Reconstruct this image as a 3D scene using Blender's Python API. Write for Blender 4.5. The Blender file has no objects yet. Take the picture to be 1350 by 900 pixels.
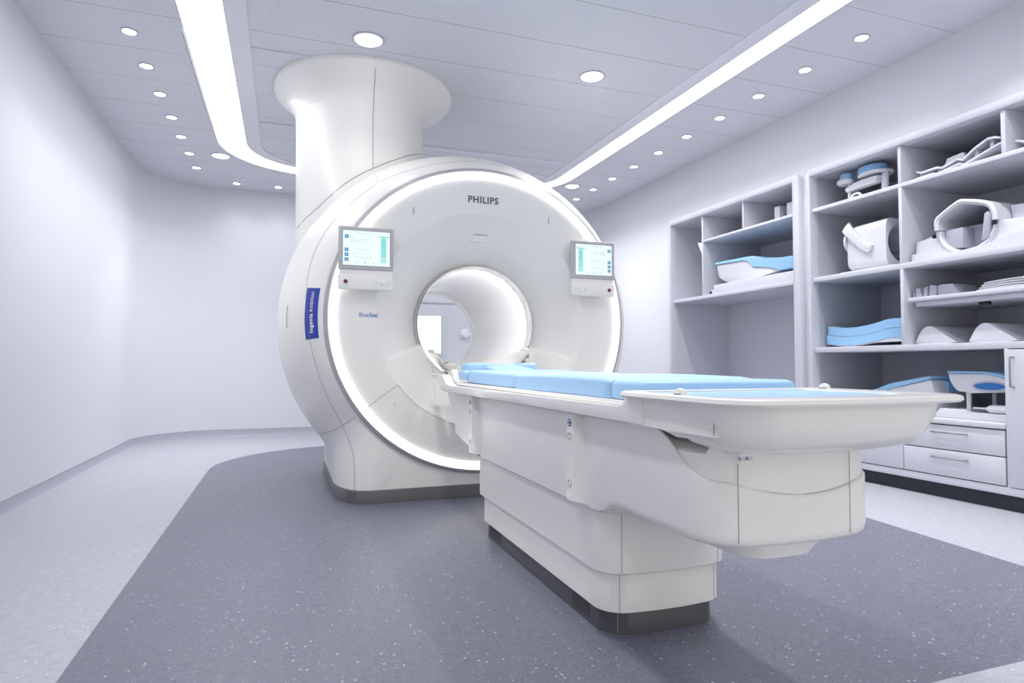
import bpy, bmesh, math, random
from mathutils import Vector, Matrix
from mathutils.bvhtree import BVHTree
random.seed(7)
S = bpy.context.scene
C = S.collection
PI = math.pi

# ------------------------------------------------------------------ camera, world, exposure
F = 835.0
yaw = math.atan(300 / F); pit = math.atan(30 / F)
cam = bpy.data.cameras.new('camera'); co = bpy.data.objects.new('camera', cam); C.objects.link(co)
cam.sensor_width = 36; cam.lens = 36 * F / 1350; cam.clip_start = .02
co.location = (0, 0, .82)
co.rotation_euler = (PI / 2 + pit, 0, -yaw)
S.camera = co
S.view_settings.view_transform = 'Standard'; S.view_settings.look = 'None'
S.view_settings.gamma = 1; S.view_settings.use_curve_mapping = False
S.view_settings.exposure = 1.76
WORLD = .31      # added fill light, entering where the wall behind the camera is left out
w = bpy.data.worlds.new('world'); S.world = w; w.use_nodes = True
w.node_tree.nodes['Background'].inputs[0].default_value = (1, .99, .97, 1)
w.node_tree.nodes['Background'].inputs[1].default_value = WORLD
LIT_FROM = -.2
STRIP = 2.4      # luminous cove
RING = 1.0       # scanner light ring
BORE = 15.0       # in-bore lighting
SPOT = 4.0      # downlight lamps
P_SMALL, P_LARGE, P_FILL = 11.5, 30, 50   # watts: the downlights' own beams, then the unseen added beams

# ------------------------------------------------------------------ materials
def sl(r, g, b):
    f = lambda c: (c / 255 / 12.92) if c / 255 <= .04045 else ((c / 255 + .055) / 1.055) ** 2.4
    return (f(r), f(g), f(b), 1)
def mat(name, col, rough=.5, metal=0, coat=0, emit=0, ecol=None, bump=0, bscale=200, spec=.5):
    m = bpy.data.materials.new(name); m.use_nodes = True
    nt = m.node_tree; p = nt.nodes['Principled BSDF']
    p.inputs['Base Color'].default_value = col; p.inputs['Roughness'].default_value = rough
    p.inputs['Metallic'].default_value = metal; p.inputs['Coat Weight'].default_value = coat
    p.inputs['Coat Roughness'].default_value = .12; p.inputs['Specular IOR Level'].default_value = spec
    if emit:
        p.inputs['Emission Color'].default_value = ecol or col
        p.inputs['Emission Strength'].default_value = emit
    if not emit:
        tc = nt.nodes.new('ShaderNodeTexCoord')
        n = nt.nodes.new('ShaderNodeTexNoise'); n.inputs['Scale'].default_value = bscale; n.inputs['Detail'].default_value = 3
        nt.links.new(tc.outputs['Object'], n.inputs['Vector'])
        if bump:
            b = nt.nodes.new('ShaderNodeBump'); b.inputs['Strength'].default_value = bump; b.inputs['Distance'].default_value = .002
            nt.links.new(n.outputs['Fac'], b.inputs['Height']); nt.links.new(b.outputs['Normal'], p.inputs['Normal'])
        r = nt.nodes.new('ShaderNodeMapRange'); r.inputs['To Min'].default_value = max(0, rough - .012); r.inputs['To Max'].default_value = rough + .012
        nt.links.new(n.outputs['Fac'], r.inputs['Value']); nt.links.new(r.outputs['Result'], p.inputs['Roughness'])
    return m
M = {}
M['wall'] = mat('wall_paint', (.72, .73, .78, 1), .6, bump=.03, bscale=300)
M['shell'] = mat('scanner_shell', (.92, .90, .86, 1), .34, coat=.15, bscale=40)
M['shell_matt'] = mat('scanner_cover', (.92, .90, .86, 1), .42, coat=.05, bscale=60)
M['bezel'] = mat('grey_bezel', (.46, .46, .47, 1), .4)
M['bezel_light'] = mat('rail_grey', (.5, .5, .5, 1), .4)
M['seam'] = mat('panel_gap', (.33, .33, .34, 1), .7)
M['plinth'] = mat('plinth_grey', sl(100, 100, 102), .4)
M['plinth_dark'] = mat('table_plinth_grey', sl(84, 84, 88), .35)
M['black'] = mat('black_plastic', (.008, .008, .012, 1), .4)
M['table'] = mat('table_plastic', (.90, .885, .85, 1), .36, coat=.08, bump=.06, bscale=900)
M['tabletop'] = mat('tabletop_plastic', (.88, .865, .835, 1), .25, coat=.3)
M['blue'] = mat('blue_vinyl', sl(168, 207, 243), .42, bump=.1, bscale=25)
M['bluepad'] = mat('blue_foam_vinyl', sl(150, 196, 236), .45, bump=.05, bscale=25)
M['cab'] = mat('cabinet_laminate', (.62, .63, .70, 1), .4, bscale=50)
M['cab_shaded'] = mat('cabinet_laminate_shaded', (.50, .51, .57, 1), .5, bscale=50)  # interior shade put into the colour: darker copy of the cabinet laminate
M['coil'] = mat('coil_plastic', (.68, .69, .75, 1), .38, bscale=50)
M['coilgrey'] = mat('coil_grey_pad', (.42, .43, .50, 1), .6, bscale=50)
M['toe'] = mat('toe_kick', sl(36, 38, 52), .45)
M['steel'] = mat('brushed_steel', (.45, .46, .50, 1), .28, metal=1)
M['screen'] = mat('lit_screen', (.02,.02,.02,1), .2, emit=.29, ecol=sl(238, 252, 252))
M['screen_blue'] = mat('screen_icon', (.01,.03,.05,1), .3, emit=.38, ecol=sl(40, 120, 165))
M['screen_teal'] = mat('screen_figure', (.02,.02,.02,1), .3, emit=.28, ecol=sl(175, 238, 236))
M['screen_teal2'] = mat('screen_figure_body', (.02,.02,.02,1), .3, emit=.26, ecol=sl(140, 218, 222))
M['screen_grey'] = mat('screen_text', (.02,.02,.02,1), .3, emit=.3, ecol=sl(190, 212, 216))
M['screen_mark'] = mat('screen_mark', sl(90, 130, 140), .3, emit=.2, ecol=sl(90, 130, 140))
M['monframe'] = mat('monitor_frame', sl(196, 195, 197), .45)
M['red'] = mat('red_button', (.18, .002, .004, 1), .3)
M['label_blue'] = mat('label_blue', sl(28, 60, 165), .45)
M['text_white'] = mat('label_white', (.85, .85, .88, 1), .5)
M['text_grey'] = mat('logo_grey', sl(95, 96, 100), .5)
M['text_blue'] = mat('logo_blue', sl(85, 140, 205), .5)
M['emblem'] = mat('emblem_blue', sl(50, 60, 150), .5)
M['strip'] = mat('cove_diffuser', (.9, .9, 1, 1), .5, emit=STRIP, ecol=(.97, .98, 1, 1))
M['ringlight'] = mat('ring_diffuser', (1, 1, 1, 1), .5, emit=RING, ecol=(1, 1, 1, 1))
M['borelight'] = mat('bore_light', (1, 1, 1, 1), .5, emit=BORE, ecol=(1, 1, 1, 1))
M['lamp'] = mat('downlight_lamp', (1, 1, 1, 1), .5, emit=SPOT, ecol=(.95, .97, 1, 1))
M['trim'] = mat('lamp_trim', (.55, .56, .64, 1), .35)
M['pane'] = mat('window_daylight', (.05,.05,.05,1), .2, emit=.38, ecol=sl(222, 252, 255))
M['glass'] = mat('tube_gap', (.1, .1, .1, 1), .3)

def floor_mat(name, base, dark, light, rough):
    m = bpy.data.materials.new(name); m.use_nodes = True; nt = m.node_tree; p = nt.nodes['Principled BSDF']
    tc = nt.nodes.new('ShaderNodeTexCoord'); L = nt.links.new
    def spk(scale, th0, th1, seed):
        mp = nt.nodes.new('ShaderNodeMapping'); mp.inputs['Location'].default_value = (seed, seed * 2, 0)
        v = nt.nodes.new('ShaderNodeTexVoronoi'); v.inputs['Scale'].default_value = scale
        L(tc.outputs['Object'], mp.inputs['Vector']); L(mp.outputs[0], v.inputs['Vector'])
        # random cell picks + distance to the cell point
        sep = nt.nodes.new('ShaderNodeSeparateColor'); L(v.outputs['Color'], sep.inputs[0])
        a = nt.nodes.new('ShaderNodeMath'); a.operation = 'LESS_THAN'; a.inputs[1].default_value = th0; L(sep.outputs[0], a.inputs[0])
        b = nt.nodes.new('ShaderNodeMath'); b.operation = 'LESS_THAN'; b.inputs[1].default_value = th1; L(v.outputs['Distance'], b.inputs[0])
        c = nt.nodes.new('ShaderNodeMath'); c.operation = 'MULTIPLY'; L(a.outputs[0], c.inputs[0]); L(b.outputs[0], c.inputs[1]); return c
    n = nt.nodes.new('ShaderNodeTexNoise'); n.inputs['Scale'].default_value = 30; n.inputs['Detail'].default_value = 8; n.inputs['Roughness'].default_value = .75
    L(tc.outputs['Object'], n.inputs['Vector'])
    r = nt.nodes.new('ShaderNodeMapRange'); r.inputs['From Min'].default_value = .3; r.inputs['From Max'].default_value = .7
    r.inputs['To Min'].default_value = .84; r.inputs['To Max'].default_value = 1.14; L(n.outputs['Fac'], r.inputs['Value'])
    mul = nt.nodes.new('ShaderNodeVectorMath'); mul.operation = 'SCALE'; mul.inputs[0].default_value = base[:3]; L(r.outputs['Result'], mul.inputs['Scale'])
    last = mul.outputs[0]
    for (sc, t0, t1, sd, colr) in ((70, .13, .25, 1, dark), (60, .10, .22, 5, light), (140, .2, .3, 9, dark), (150, .2, .3, 13, light)):
        s = spk(sc, t0, t1, sd); mx = nt.nodes.new('ShaderNodeMix'); mx.data_type = 'RGBA'
        f = nt.nodes.new('ShaderNodeMath'); f.operation = 'MULTIPLY'; f.inputs[1].default_value = .75 if sc < 100 else .35; L(s.outputs[0], f.inputs[0])
        L(f.outputs[0], mx.inputs['Factor']); L(last, mx.inputs['A']); mx.inputs['B'].default_value = colr; last = mx.outputs['Result']
    L(last, p.inputs['Base Color']); p.inputs['Roughness'].default_value = rough
    return m
M['floor_dark'] = floor_mat('speckled_vinyl_slate', (.140, .145, .190), (.06, .06, .09, 1), (.55, .57, .66, 1), .38)
M['floor_light'] = floor_mat('speckled_vinyl_pale', (.40, .41, .465), (.27, .29, .36, 1), (.75, .76, .84, 1), .38)

def ceil_mat(name, perf=True):
    m = bpy.data.materials.new(name); m.use_nodes = True; nt = m.node_tree; p = nt.nodes['Principled BSDF']; L = nt.links.new
    tc = nt.nodes.new('ShaderNodeTexCoord'); sx = nt.nodes.new('ShaderNodeSeparateXYZ'); L(tc.outputs['Object'], sx.inputs[0])
    def mth(op, a, b=None, c=None):
        q = nt.nodes.new('ShaderNodeMath'); q.operation = op
        for i, v in enumerate((a, b, c)):
            if v is None: continue
            if isinstance(v, (int, float)): q.inputs[i].default_value = v
            else: L(v, q.inputs[i])
        return q.outputs[0]
    base = (.80, .81, .87)
    y = mth('SUBTRACT', sx.outputs[1], 4.555 - .475 * 20)
    fy = mth('FRACT', mth('DIVIDE', y, .475))
    seam = mth('LESS_THAN', fy, .010)
    if perf:
        px = mth('SUBTRACT', mth('FRACT', mth('DIVIDE', sx.outputs[0], .011)), .5)
        py = mth('SUBTRACT', mth('FRACT', mth('DIVIDE', sx.outputs[1], .011)), .5)
        d = mth('ADD', mth('MULTIPLY', px, px), mth('MULTIPLY', py, py))
        hole = mth('LESS_THAN', d, .055)
        dk = mth('MAXIMUM', mth('MULTIPLY', seam, .55), mth('MULTIPLY', hole, .62))
    else:
        dk = mth('MULTIPLY', seam, 0.0)
    k = mth('SUBTRACT', 1.0, dk)
    v = nt.nodes.new('ShaderNodeVectorMath'); v.operation = 'SCALE'; v.inputs[0].default_value = base; L(k, v.inputs['Scale'])
    L(v.outputs[0], p.inputs['Base Color']); p.inputs['Roughness'].default_value = .55
    return m
M['ceil'] = ceil_mat('perforated_metal_ceiling'); M['ceil_plain'] = ceil_mat('plain_metal_ceiling', False)

# ------------------------------------------------------------------ helpers
def smax(a, b, k):
    h = max(k - abs(a - b), 0) / k; return max(a, b) + h * h * k / 4
def obj(name, bm, m, parent=None, smooth=35, kind=None):
    me = bpy.data.meshes.new(name)
    if isinstance(bm, bmesh.types.BMesh):
        bmesh.ops.recalc_face_normals(bm, faces=bm.faces[:]); bm.to_mesh(me); bm.free()
    o = bpy.data.objects.new(name, me); C.objects.link(o)
    for x in (m if isinstance(m, list) else [m]): me.materials.append(x)
    if smooth:
        me.shade_smooth(); me.set_sharp_from_angle(angle=math.radians(smooth))
    if parent:
        o.parent = parent; o.matrix_parent_inverse = Matrix.Translation(-parent_loc(parent))
    if kind: o['kind'] = kind
    return o
def parent_loc(p):
    return p.location.copy() if p.type == 'EMPTY' else Vector((0, 0, 0))
def thing(name, label, cat, loc=(0, 0, 0), group=None):
    o = bpy.data.objects.new(name, None); C.objects.link(o); o.location = loc
    o.empty_display_size = .1; o['label'] = label; o['category'] = cat
    if group: o['group'] = group
    return o
def tag(o, label, cat, group=None):
    o['label'] = label; o['category'] = cat
    if group: o['group'] = group
    return o
def box(bm, x0, x1, y0, y1, z0, z1, bev=0, seg=2):
    t = bmesh.new(); bmesh.ops.create_cube(t, size=1)
    for v in t.verts: v.co = Vector(((x0 + x1) / 2 + v.co.x * (x1 - x0), (y0 + y1) / 2 + v.co.y * (y1 - y0), (z0 + z1) / 2 + v.co.z * (z1 - z0)))
    if bev: bmesh.ops.bevel(t, geom=t.edges[:], offset=bev, segments=seg, affect='EDGES', profile=.5)
    return merge(bm, t)
def merge(bm, t):
    mp = {}
    for v in t.verts: mp[v.index if False else v] = bm.verts.new(v.co)
    for f in t.faces:
        try: bm.faces.new([mp[v] for v in f.verts])
        except ValueError: pass
    t.free(); return bm
def B(*a, **k): return box(bmesh.new(), *a, **k)
def loft(rings, closed=True, cap0=True, cap1=True, bm=None):
    bm = bm or bmesh.new(); R = [[bm.verts.new(p) for p in r] for r in rings]
    n = len(R[0])
    for a, b in zip(R, R[1:]):
        for i in range(n if closed else n - 1):
            j = (i + 1) % n; bm.faces.new((a[i], a[j], b[j], b[i]))
    if cap0: bm.faces.new(R[0][::-1])
    if cap1: bm.faces.new(R[-1])
    return bm
def prism(pts, axis, a, b, bev=0, seg=2, bm=None):
    """pts: 2D outline in the other two axes (in x,y,z order); extruded along axis from a to b"""
    t = bmesh.new()
    def P(p, v):
        q = list(p); q.insert(axis, v); return q
    A = [t.verts.new(P(p, a)) for p in pts]; Bv = [t.verts.new(P(p, b)) for p in pts]; n = len(pts)
    fa = t.faces.new(A); fb = t.faces.new(Bv[::-1])
    for i in range(n): t.faces.new((A[i], Bv[i], Bv[(i + 1) % n], A[(i + 1) % n]))
    if bev:
        es = list(fa.edges) + list(fb.edges)
        bmesh.ops.bevel(t, geom=es, offset=bev, segments=seg, affect='EDGES', profile=.5)
    if bm is None: return t
    return merge(bm, t)
def smoothpoly(pts, k=3, closed=True):
    for _ in range(k):
        q = []; n = len(pts)
        rng = range(n) if closed else range(n - 1)
        for i in rng:
            p0 = Vector(pts[i]); p1 = Vector(pts[(i + 1) % n])
            q += [tuple(p0 * .75 + p1 * .25), tuple(p0 * .25 + p1 * .75)]
        if not closed: q = [pts[0]] + q + [pts[-1]]
        pts = q
    return pts
def tube(bm, pts, r, seg=8, caps=True):
    pts = [Vector(p) for p in pts]; rings = []; up = Vector((0, 0, 1)); prev = None
    for i, p in enumerate(pts):
        t = (pts[min(i + 1, len(pts) - 1)] - pts[max(i - 1, 0)]).normalized()
        if prev is None:
            a = up if abs(t.z) < .9 else Vector((1, 0, 0)); prev = t.cross(a).normalized()
        n = (prev - t * prev.dot(t)).normalized(); prev = n; b = t.cross(n)
        rr = r[i] if isinstance(r, (list, tuple)) else r
        rings.append([p + (n * math.cos(2 * PI * k / seg) + b * math.sin(2 * PI * k / seg)) * rr for k in range(seg)])
    return loft(rings, cap0=caps, cap1=caps, bm=bm)
def lathe(prof, c, axis=2, seg=32, bm=None, cap0=True, cap1=True, sx=1, sy=1):
    """prof: (radius, height) list; axis of revolution"""
    rings = []
    for r, h in prof:
        ring = []
        for k in range(seg):
            a = 2 * PI * k / seg; u = [r * sx * math.cos(a), r * sy * math.sin(a)]; u.insert(axis, h)
            ring.append(Vector(c) + Vector(u))
        rings.append(ring)
    return loft(rings, cap0=cap0, cap1=cap1, bm=bm)
def rring(x0, x1, y0, y1, rf, rb, z, bulge=0, n=8, zf=None):
    """rounded rectangle footprint, front corners rf (y0 side), rear rb, front edge bulging by `bulge`"""
    rf = max(rf, .002); rb = max(rb, .002); pts = []
    for cx, cy, r, a0 in ((x0 + rf, y0 + rf, rf, PI), (x1 - rf, y0 + rf, rf, 1.5 * PI)):
        for k in range(n + 1):
            a = a0 + k * PI / 2 / n; pts.append((cx + r * math.cos(a), cy + r * math.sin(a)))
        if a0 == PI:
            for k in range(1, 12): pts.append((x0 + rf + (x1 - x0 - 2 * rf) * k / 12, y0))
    for cx, cy, r, a0 in ((x1 - rb, y1 - rb, rb, 0), (x0 + rb, y1 - rb, rb, PI / 2)):
        for k in range(n + 1):
            a = a0 + k * PI / 2 / n; pts.append((cx + r * math.cos(a), cy + r * math.sin(a)))
    xm = (x0 + x1) / 2; hw = (x1 - x0) / 2
    out = []
    for x, y in pts:
        t = (x - xm) / hw
        if y < y0 + rf + .001: y -= bulge * max(0, 1 - t * t)
        out.append((x, y, zf(x, y) if zf else z))
    return out
def text(name, s, m, parent, place, size, bold=0, ext=.0006, align='LEFT', shear=0, space=1.0, width=None):
    cu = bpy.data.curves.new(name, 'FONT'); cu.body = s; cu.size = size; cu.offset = bold; cu.extrude = ext
    cu.align_x = align; cu.shear = shear; cu.space_character = space; cu.resolution_u = 4
    o = bpy.data.objects.new(name, cu); C.objects.link(o)
    dg = bpy.context.evaluated_depsgraph_get(); dg.update()
    me = bpy.data.meshes.new_from_object(o.evaluated_get(dg)); bpy.data.objects.remove(o)
    xs = [v.co.x for v in me.vertices]; k = width / (max(xs) - min(xs)) if width else 1; x_0 = min(xs)
    for v in me.vertices: v.co = place(Vector(((v.co.x - x_0) * k, v.co.y, v.co.z)))
    me.materials.clear(); me.materials.append(m); me.name = name
    q = bpy.data.objects.new(name, me); C.objects.link(q)
    if parent: q.parent = parent; q.matrix_parent_inverse = Matrix.Translation(-parent_loc(parent))
    return q

# ------------------------------------------------------------------ room shell
XL, XR, YB, YF, ZC = -1.44, 3.83, 7.92, -1.6, 2.84
def upath(xl, xr, yb, r, yf=YF, nl=40, na=16, nb=20):
    pts = []
    for k in range(nl): pts.append((xl, yf + (yb - r - yf) * k / nl))
    for k in range(na): a = PI - k * PI / 2 / na; pts.append((xl + r + r * math.cos(a), yb - r + r * math.sin(a)))
    for k in range(nb): pts.append((xl + r + (xr - xl - 2 * r) * k / nb, yb))
    for k in range(na): a = PI / 2 - k * PI / 2 / na; pts.append((xr - r + r * math.cos(a), yb - r + r * math.sin(a)))
    for k in range(nl + 1): pts.append((xr, yb - r - (yb - r - yf) * k / nl))
    return pts
def band(p, q, z0, z1, bm=None):
    bm = bm or bmesh.new(); A = [bm.verts.new((x, y, z0)) for x, y in p]; Q = [bm.verts.new((x, y, z1)) for x, y in q]
    for i in range(len(A) - 1): bm.faces.new((A[i], A[i + 1], Q[i + 1], Q[i]))
    return bm
room = upath(XL, XR, YB, .78)
def wallseg(pts, z0=0, z1=ZC, t=.08):
    """wall with thickness, outward"""
    bm = bmesh.new(); n = len(pts); off = []
    for i, p in enumerate(pts):
        a = Vector(pts[max(i - 1, 0)]); b = Vector(pts[min(i + 1, n - 1)]); d = (b - a).normalized()
        off.append((p[0] - d.y * t, p[1] + d.x * t))
    rings = [[(p[0], p[1], z0), (p[0], p[1], z1), (o[0], o[1], z1), (o[0], o[1], z0)] for p, o in zip(pts, off)]
    return loft(rings, bm=bm)
nL, nA, nB = 40, 16, 20
WX0, WX1, WZ0, WZ1 = 1.20, 1.895, .96, 1.44     # window in the rear wall
obj('wall_left', wallseg(room[:nL + nA + 1]), M['wall'], kind='structure')
bm = bmesh.new()
y0, y1 = YB, YB + .08
xa, xb = room[nL + nA][0], room[nL + nA + nB][0]
box(bm, xa, WX0, y0, y1, 0, ZC); box(bm, WX1, xb, y0, y1, 0, ZC); box(bm, WX0, WX1, y0, y1, 0, WZ0); box(bm, WX0, WX1, y0, y1, WZ1, ZC)
obj('wall_back', bm, M['wall'], smooth=0, kind='structure')
# right wall: rounded corner, run to the cabinets, above and between them
CY0, CY1, CZ = 3.895, 5.63, 2.285      # left cabinet opening
DY0, DY1 = 1.03, 3.785                 # right cabinet opening
arcR = room[nL + nA + nB:nL + nA + nB + nA + 1] + [(XR, 6.5), (XR, 6.0), (XR, CY1)]
bm = wallseg(arcR)
box(bm, XR, XR + .08, DY0, CY1, CZ, ZC); box(bm, XR, XR + .08, DY1, CY0, 0, CZ); box(bm, XR, XR + .08, YF, DY0, 0, ZC)
obj('wall_right', bm, M['wall'], kind='structure')
# (wall behind the camera left out so the added world fill gets in)
#obj('wall_front', B(XL - .08, XR + .08, YF - .08, YF, 0, ZC), M['wall'], smooth=0, kind='structure')
# floor: pale border and slate field in one sheet
inlay = upath(-.545, 2.95, 6.70, 1.25, yf=1.2)
inl = []
for x, y in inlay:
    if x > 1.2 and y < 2.6: x -= .13 * (2.6 - y)
    inl.append((x, y))
outer = upath(XL - .08, XR + .8, YB + .08, .5, yf=YF - .08)
bm = bmesh.new()
fi = bm.faces.new([bm.verts.new((x, y, 0)) for x, y in inl[:1] + inl[1:]] )
iv = list(fi.verts)
A = [bm.verts.new((x, y, 0)) for x, y in outer]
fo = [bm.faces.new((A[i], A[i + 1], iv[i + 1], iv[i])) for i in range(len(A) - 1)]
fo.append(bm.faces.new((A[0], iv[0], iv[-1], A[-1])))
bmesh.ops.recalc_face_normals(bm, faces=bm.faces[:])
fi.material_index = 1
o = obj('floor', bm, [M['floor_light'], M['floor_dark']], smooth=0, kind='structure')
me = o.data
if me.polygons[0].normal.z < 0: me.flip_normals()
# cove baseboard of the same vinyl
M['base'] = mat('cove_base', (.42, .43, .50, 1), .45, bscale=80)
def inset(pts, d):
    out = []
    for i, p in enumerate(pts):
        a = Vector(pts[max(i - 1, 0)]); b = Vector(pts[min(i + 1, len(pts) - 1)]); t = (b - a).normalized(); out.append((p[0] + t.y * d, p[1] - t.x * d))
    return out
def baseb(name, pts):
    bm = bmesh.new(); A, Bq, Cq = inset(pts, .014), inset(pts, .006), inset(pts, -.002)
    loft([[(a[0], a[1], 0), (b[0], b[1], .012), (b[0], b[1], .078), (c[0], c[1], .082), (c[0], c[1], 0)] for a, b, c in zip(A, Bq, Cq)], bm=bm)
    obj(name, bm, M['base'], kind='structure')
baseb('baseboard_left', room[:nL + nA + 1]); baseb('baseboard_back', room[nL + nA:nL + nA + nB + 1]); baseb('baseboard_right', arcR)
# ceiling: perforated field, luminous cove, plain margin, perforated island
so = upath(-.592, 2.943, 7.06, .86); si = upath(-.352, 2.785, 6.86, .66); mi = upath(-.225, 2.665, 6.74, .55)
bm = band(upath(XL - .08, XR + .08, YB + .08, .8), so, ZC, ZC); band(so, so, ZC, ZC + .04, bm)
obj('ceiling', bm, M['ceil'], smooth=0, kind='structure')
bm = band(si, mi, ZC, ZC); band(si, si, ZC, ZC + .04, bm); band(mi, mi, ZC, ZC + .006, bm)
obj('ceiling.001', bm, M['ceil_plain'], smooth=0, kind='structure')
bm = bmesh.new(); bm.faces.new([bm.verts.new((x, y, ZC + .006)) for x, y in mi])
obj('ceiling.002', bm, M['ceil'], smooth=0, kind='structure')
obj('trim_1', B(XL - .1, XR + 1.0, YF - .1, YB + .1, ZC + .06, ZC + .1), M['ceil_plain'], smooth=0, kind='structure')
# the cove itself is lit from y=2.3 back round the scanner
cut = lambda P: [p for p in P]
a = so; b = si
lit = [i for i in range(len(a)) if a[i][1] > LIT_FROM]
bm = band([a[i] for i in lit], [b[i] for i in lit], ZC + .03, ZC + .022)
t = obj('cove_light', bm, M['strip'], smooth=0)
tag(t, 'continuous luminous white cove strip curving around the ceiling island', 'ceiling light')
dark = [i for i in range(len(a)) if i <= lit[0]]; dark2 = [i for i in range(len(a)) if i >= lit[-1]]
if len(dark) > 1:
    bm = band([a[i] for i in dark], [b[i] for i in dark], ZC + .03, ZC + .022); band([a[i] for i in dark2], [b[i] for i in dark2], ZC + .03, ZC + .022, bm)
    obj('ceiling.003', bm, M['ceil_plain'], smooth=0, kind='structure')
# slot diffuser on the left ceiling, access flaps near the column
g = thing('air_slot', 'narrow white air slot beside the left arm of the luminous strip', 'vent', (-.62, 4.95, ZC))
obj('slot_body', B(-.650, -.600, 4.18, 5.72, ZC - .006, ZC + .004, bev=.002), M['wall'], g)
obj('slot_gap', B(-.611, -.602, 4.22, 5.7, ZC - .008, ZC - .005), M['bezel'], g, smooth=0)
# ceiling panels stepped around the column
for k, (yy, lab) in enumerate(((4.30, 'front'), (5.62, 'rear'))):
    o = obj('trim_%d' % (k + 2), B(-.222, .30 if k == 0 else .05, yy, yy + .035, ZC - .004, ZC + .01), M['wall'], smooth=0, kind='structure')
for k, (y, x0) in enumerate(((5.72, 1.0), (6.2, .9))):
    obj('trim_%d' % (k + 4), B(x0, 2.6, y, y + .04, ZC - .012, ZC + .008), M['ceil_plain'], smooth=0, kind='structure')
# window in the rear wall
bm = bmesh.new()
for bx in ((WX0 - .03, WX0, WZ0 - .03, WZ1 + .03), (WX1, WX1 + .03, WZ0 - .03, WZ1 + .03), (WX0, WX1, WZ0 - .03, WZ0), (WX0, WX1, WZ1, WZ1 + .03)):
    box(bm, bx[0], bx[1], YB - .012, YB + .03, bx[2], bx[3])
wf = obj('window_1', bm, M['wall'], smooth=0, kind='structure')
obj('pane', B(WX0, WX1, YB + .03, YB + .04, WZ0, WZ1), M['pane'], wf, smooth=0)
obj('trim_6', B(1.35, 3.0, YB - .02, YB, 1.60, 1.66, bev=.004), M['wall'], kind='structure')
o = obj('round_wall_fitting', lathe([(.0, 0), (.062, 0), (.06, -.03), (.04, -.05), (.0, -.055)][::-1], (2.20, YB, 1.215), axis=1, seg=24, cap0=False, cap1=False), mat('white_plastic', (.85, .85, .88, 1), .3))
tag(o, 'small round white fitting on the rear wall beyond the bore', 'wall fitting')

# ------------------------------------------------------------------ downlights
def beam(name, x, y, z, r, power, parent=None):
    L = bpy.data.lights.new(name, 'SPOT'); L.energy = power; L.shadow_soft_size = r; L.spot_size = math.radians(111 if r < .05 else 100); L.spot_blend = 1
    L.color = (1, .99, .97)
    o = bpy.data.objects.new(name, L); C.objects.link(o); o.location = (x, y, z)
    if parent: o.parent = parent; o.matrix_parent_inverse = Matrix.Translation(-parent_loc(parent))
    return o
def downlight(x, y, r, label, group):
    z = ZC + (.006 if -.2 < x < 2.6 and y < 6.7 else 0)
    g = thing('ceiling_downlight', label, 'ceiling light', (x, y, z), group)
    obj('trim_ring', lathe([(r * 1.25, .0), (r * 1.25, -.006), (r * 1.05, -.008), (r, -.003), (r, 0)], (x, y, z), seg=32, cap0=False, cap1=False), M['trim'], g)
    obj('lamp', lathe([(r * .999, -.0025), (.0005, -.0025)], (x, y, z), seg=32, cap0=False), M['lamp'], g)
    beam('downlight_or_fill_beam', x, y, z - .01, r, (P_LARGE * (.12 if r > .08 else 1)) if r > .05 else P_SMALL * (.25 if y > 7.4 else .72 if x < 0 else 1), g)
    return g
ordn = ['nearest', 'second nearest', 'third nearest', 'fourth nearest', 'fifth nearest', 'sixth nearest', 'seventh nearest', 'eighth nearest', 'ninth nearest', 'farthest']
for k in range(7):
    downlight(-.91 + .006 * k, 4.335 + .47 * k, .037, 'small round downlight over the left wall side, %s the camera in its row' % (ordn[k] if k < 6 else 'farthest from'), 'small downlights along the left ceiling')
for x, n in ((-.525, 'left'), (-.088, 'right')):
    downlight(x, 7.63, .037, 'small round downlight near the rear wall left of the column, %s of the two' % n, 'small downlights along the rear wall')
for k in range(10):
    downlight(3.335, 2.89 + .452 * k, .037, 'small round downlight over the cabinet side, %s in its row' % ordn[k], 'small downlights along the right ceiling')
downlight(-.605, 6.67, .075, 'large round downlight beside the left end of the luminous strip', 'large downlights')
downlight(.47, 3.96, .082, 'large bright downlight in front of the scanner column', 'large downlights')
downlight(2.015, 3.94, .075, 'large downlight in the middle ceiling right of the column', 'large downlights')
downlight(3.05, 6.47, .075, 'large round downlight at the far right end of the luminous strip', 'large downlights')

# unseen beams: large ones added to brighten camera-facing sides; small right row carries on
for y in (2.3, -.6):
    for x in (.47, 2.015): beam('downlight_or_fill_beam', x, y, ZC - .01, .08, P_FILL * (1 if y > 0 else .2))
for k in range(1, 6): beam('downlight_or_fill_beam', 3.335, 2.89 - .452 * k * 1.4, ZC - .01, .037, P_SMALL * 1.4)

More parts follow.
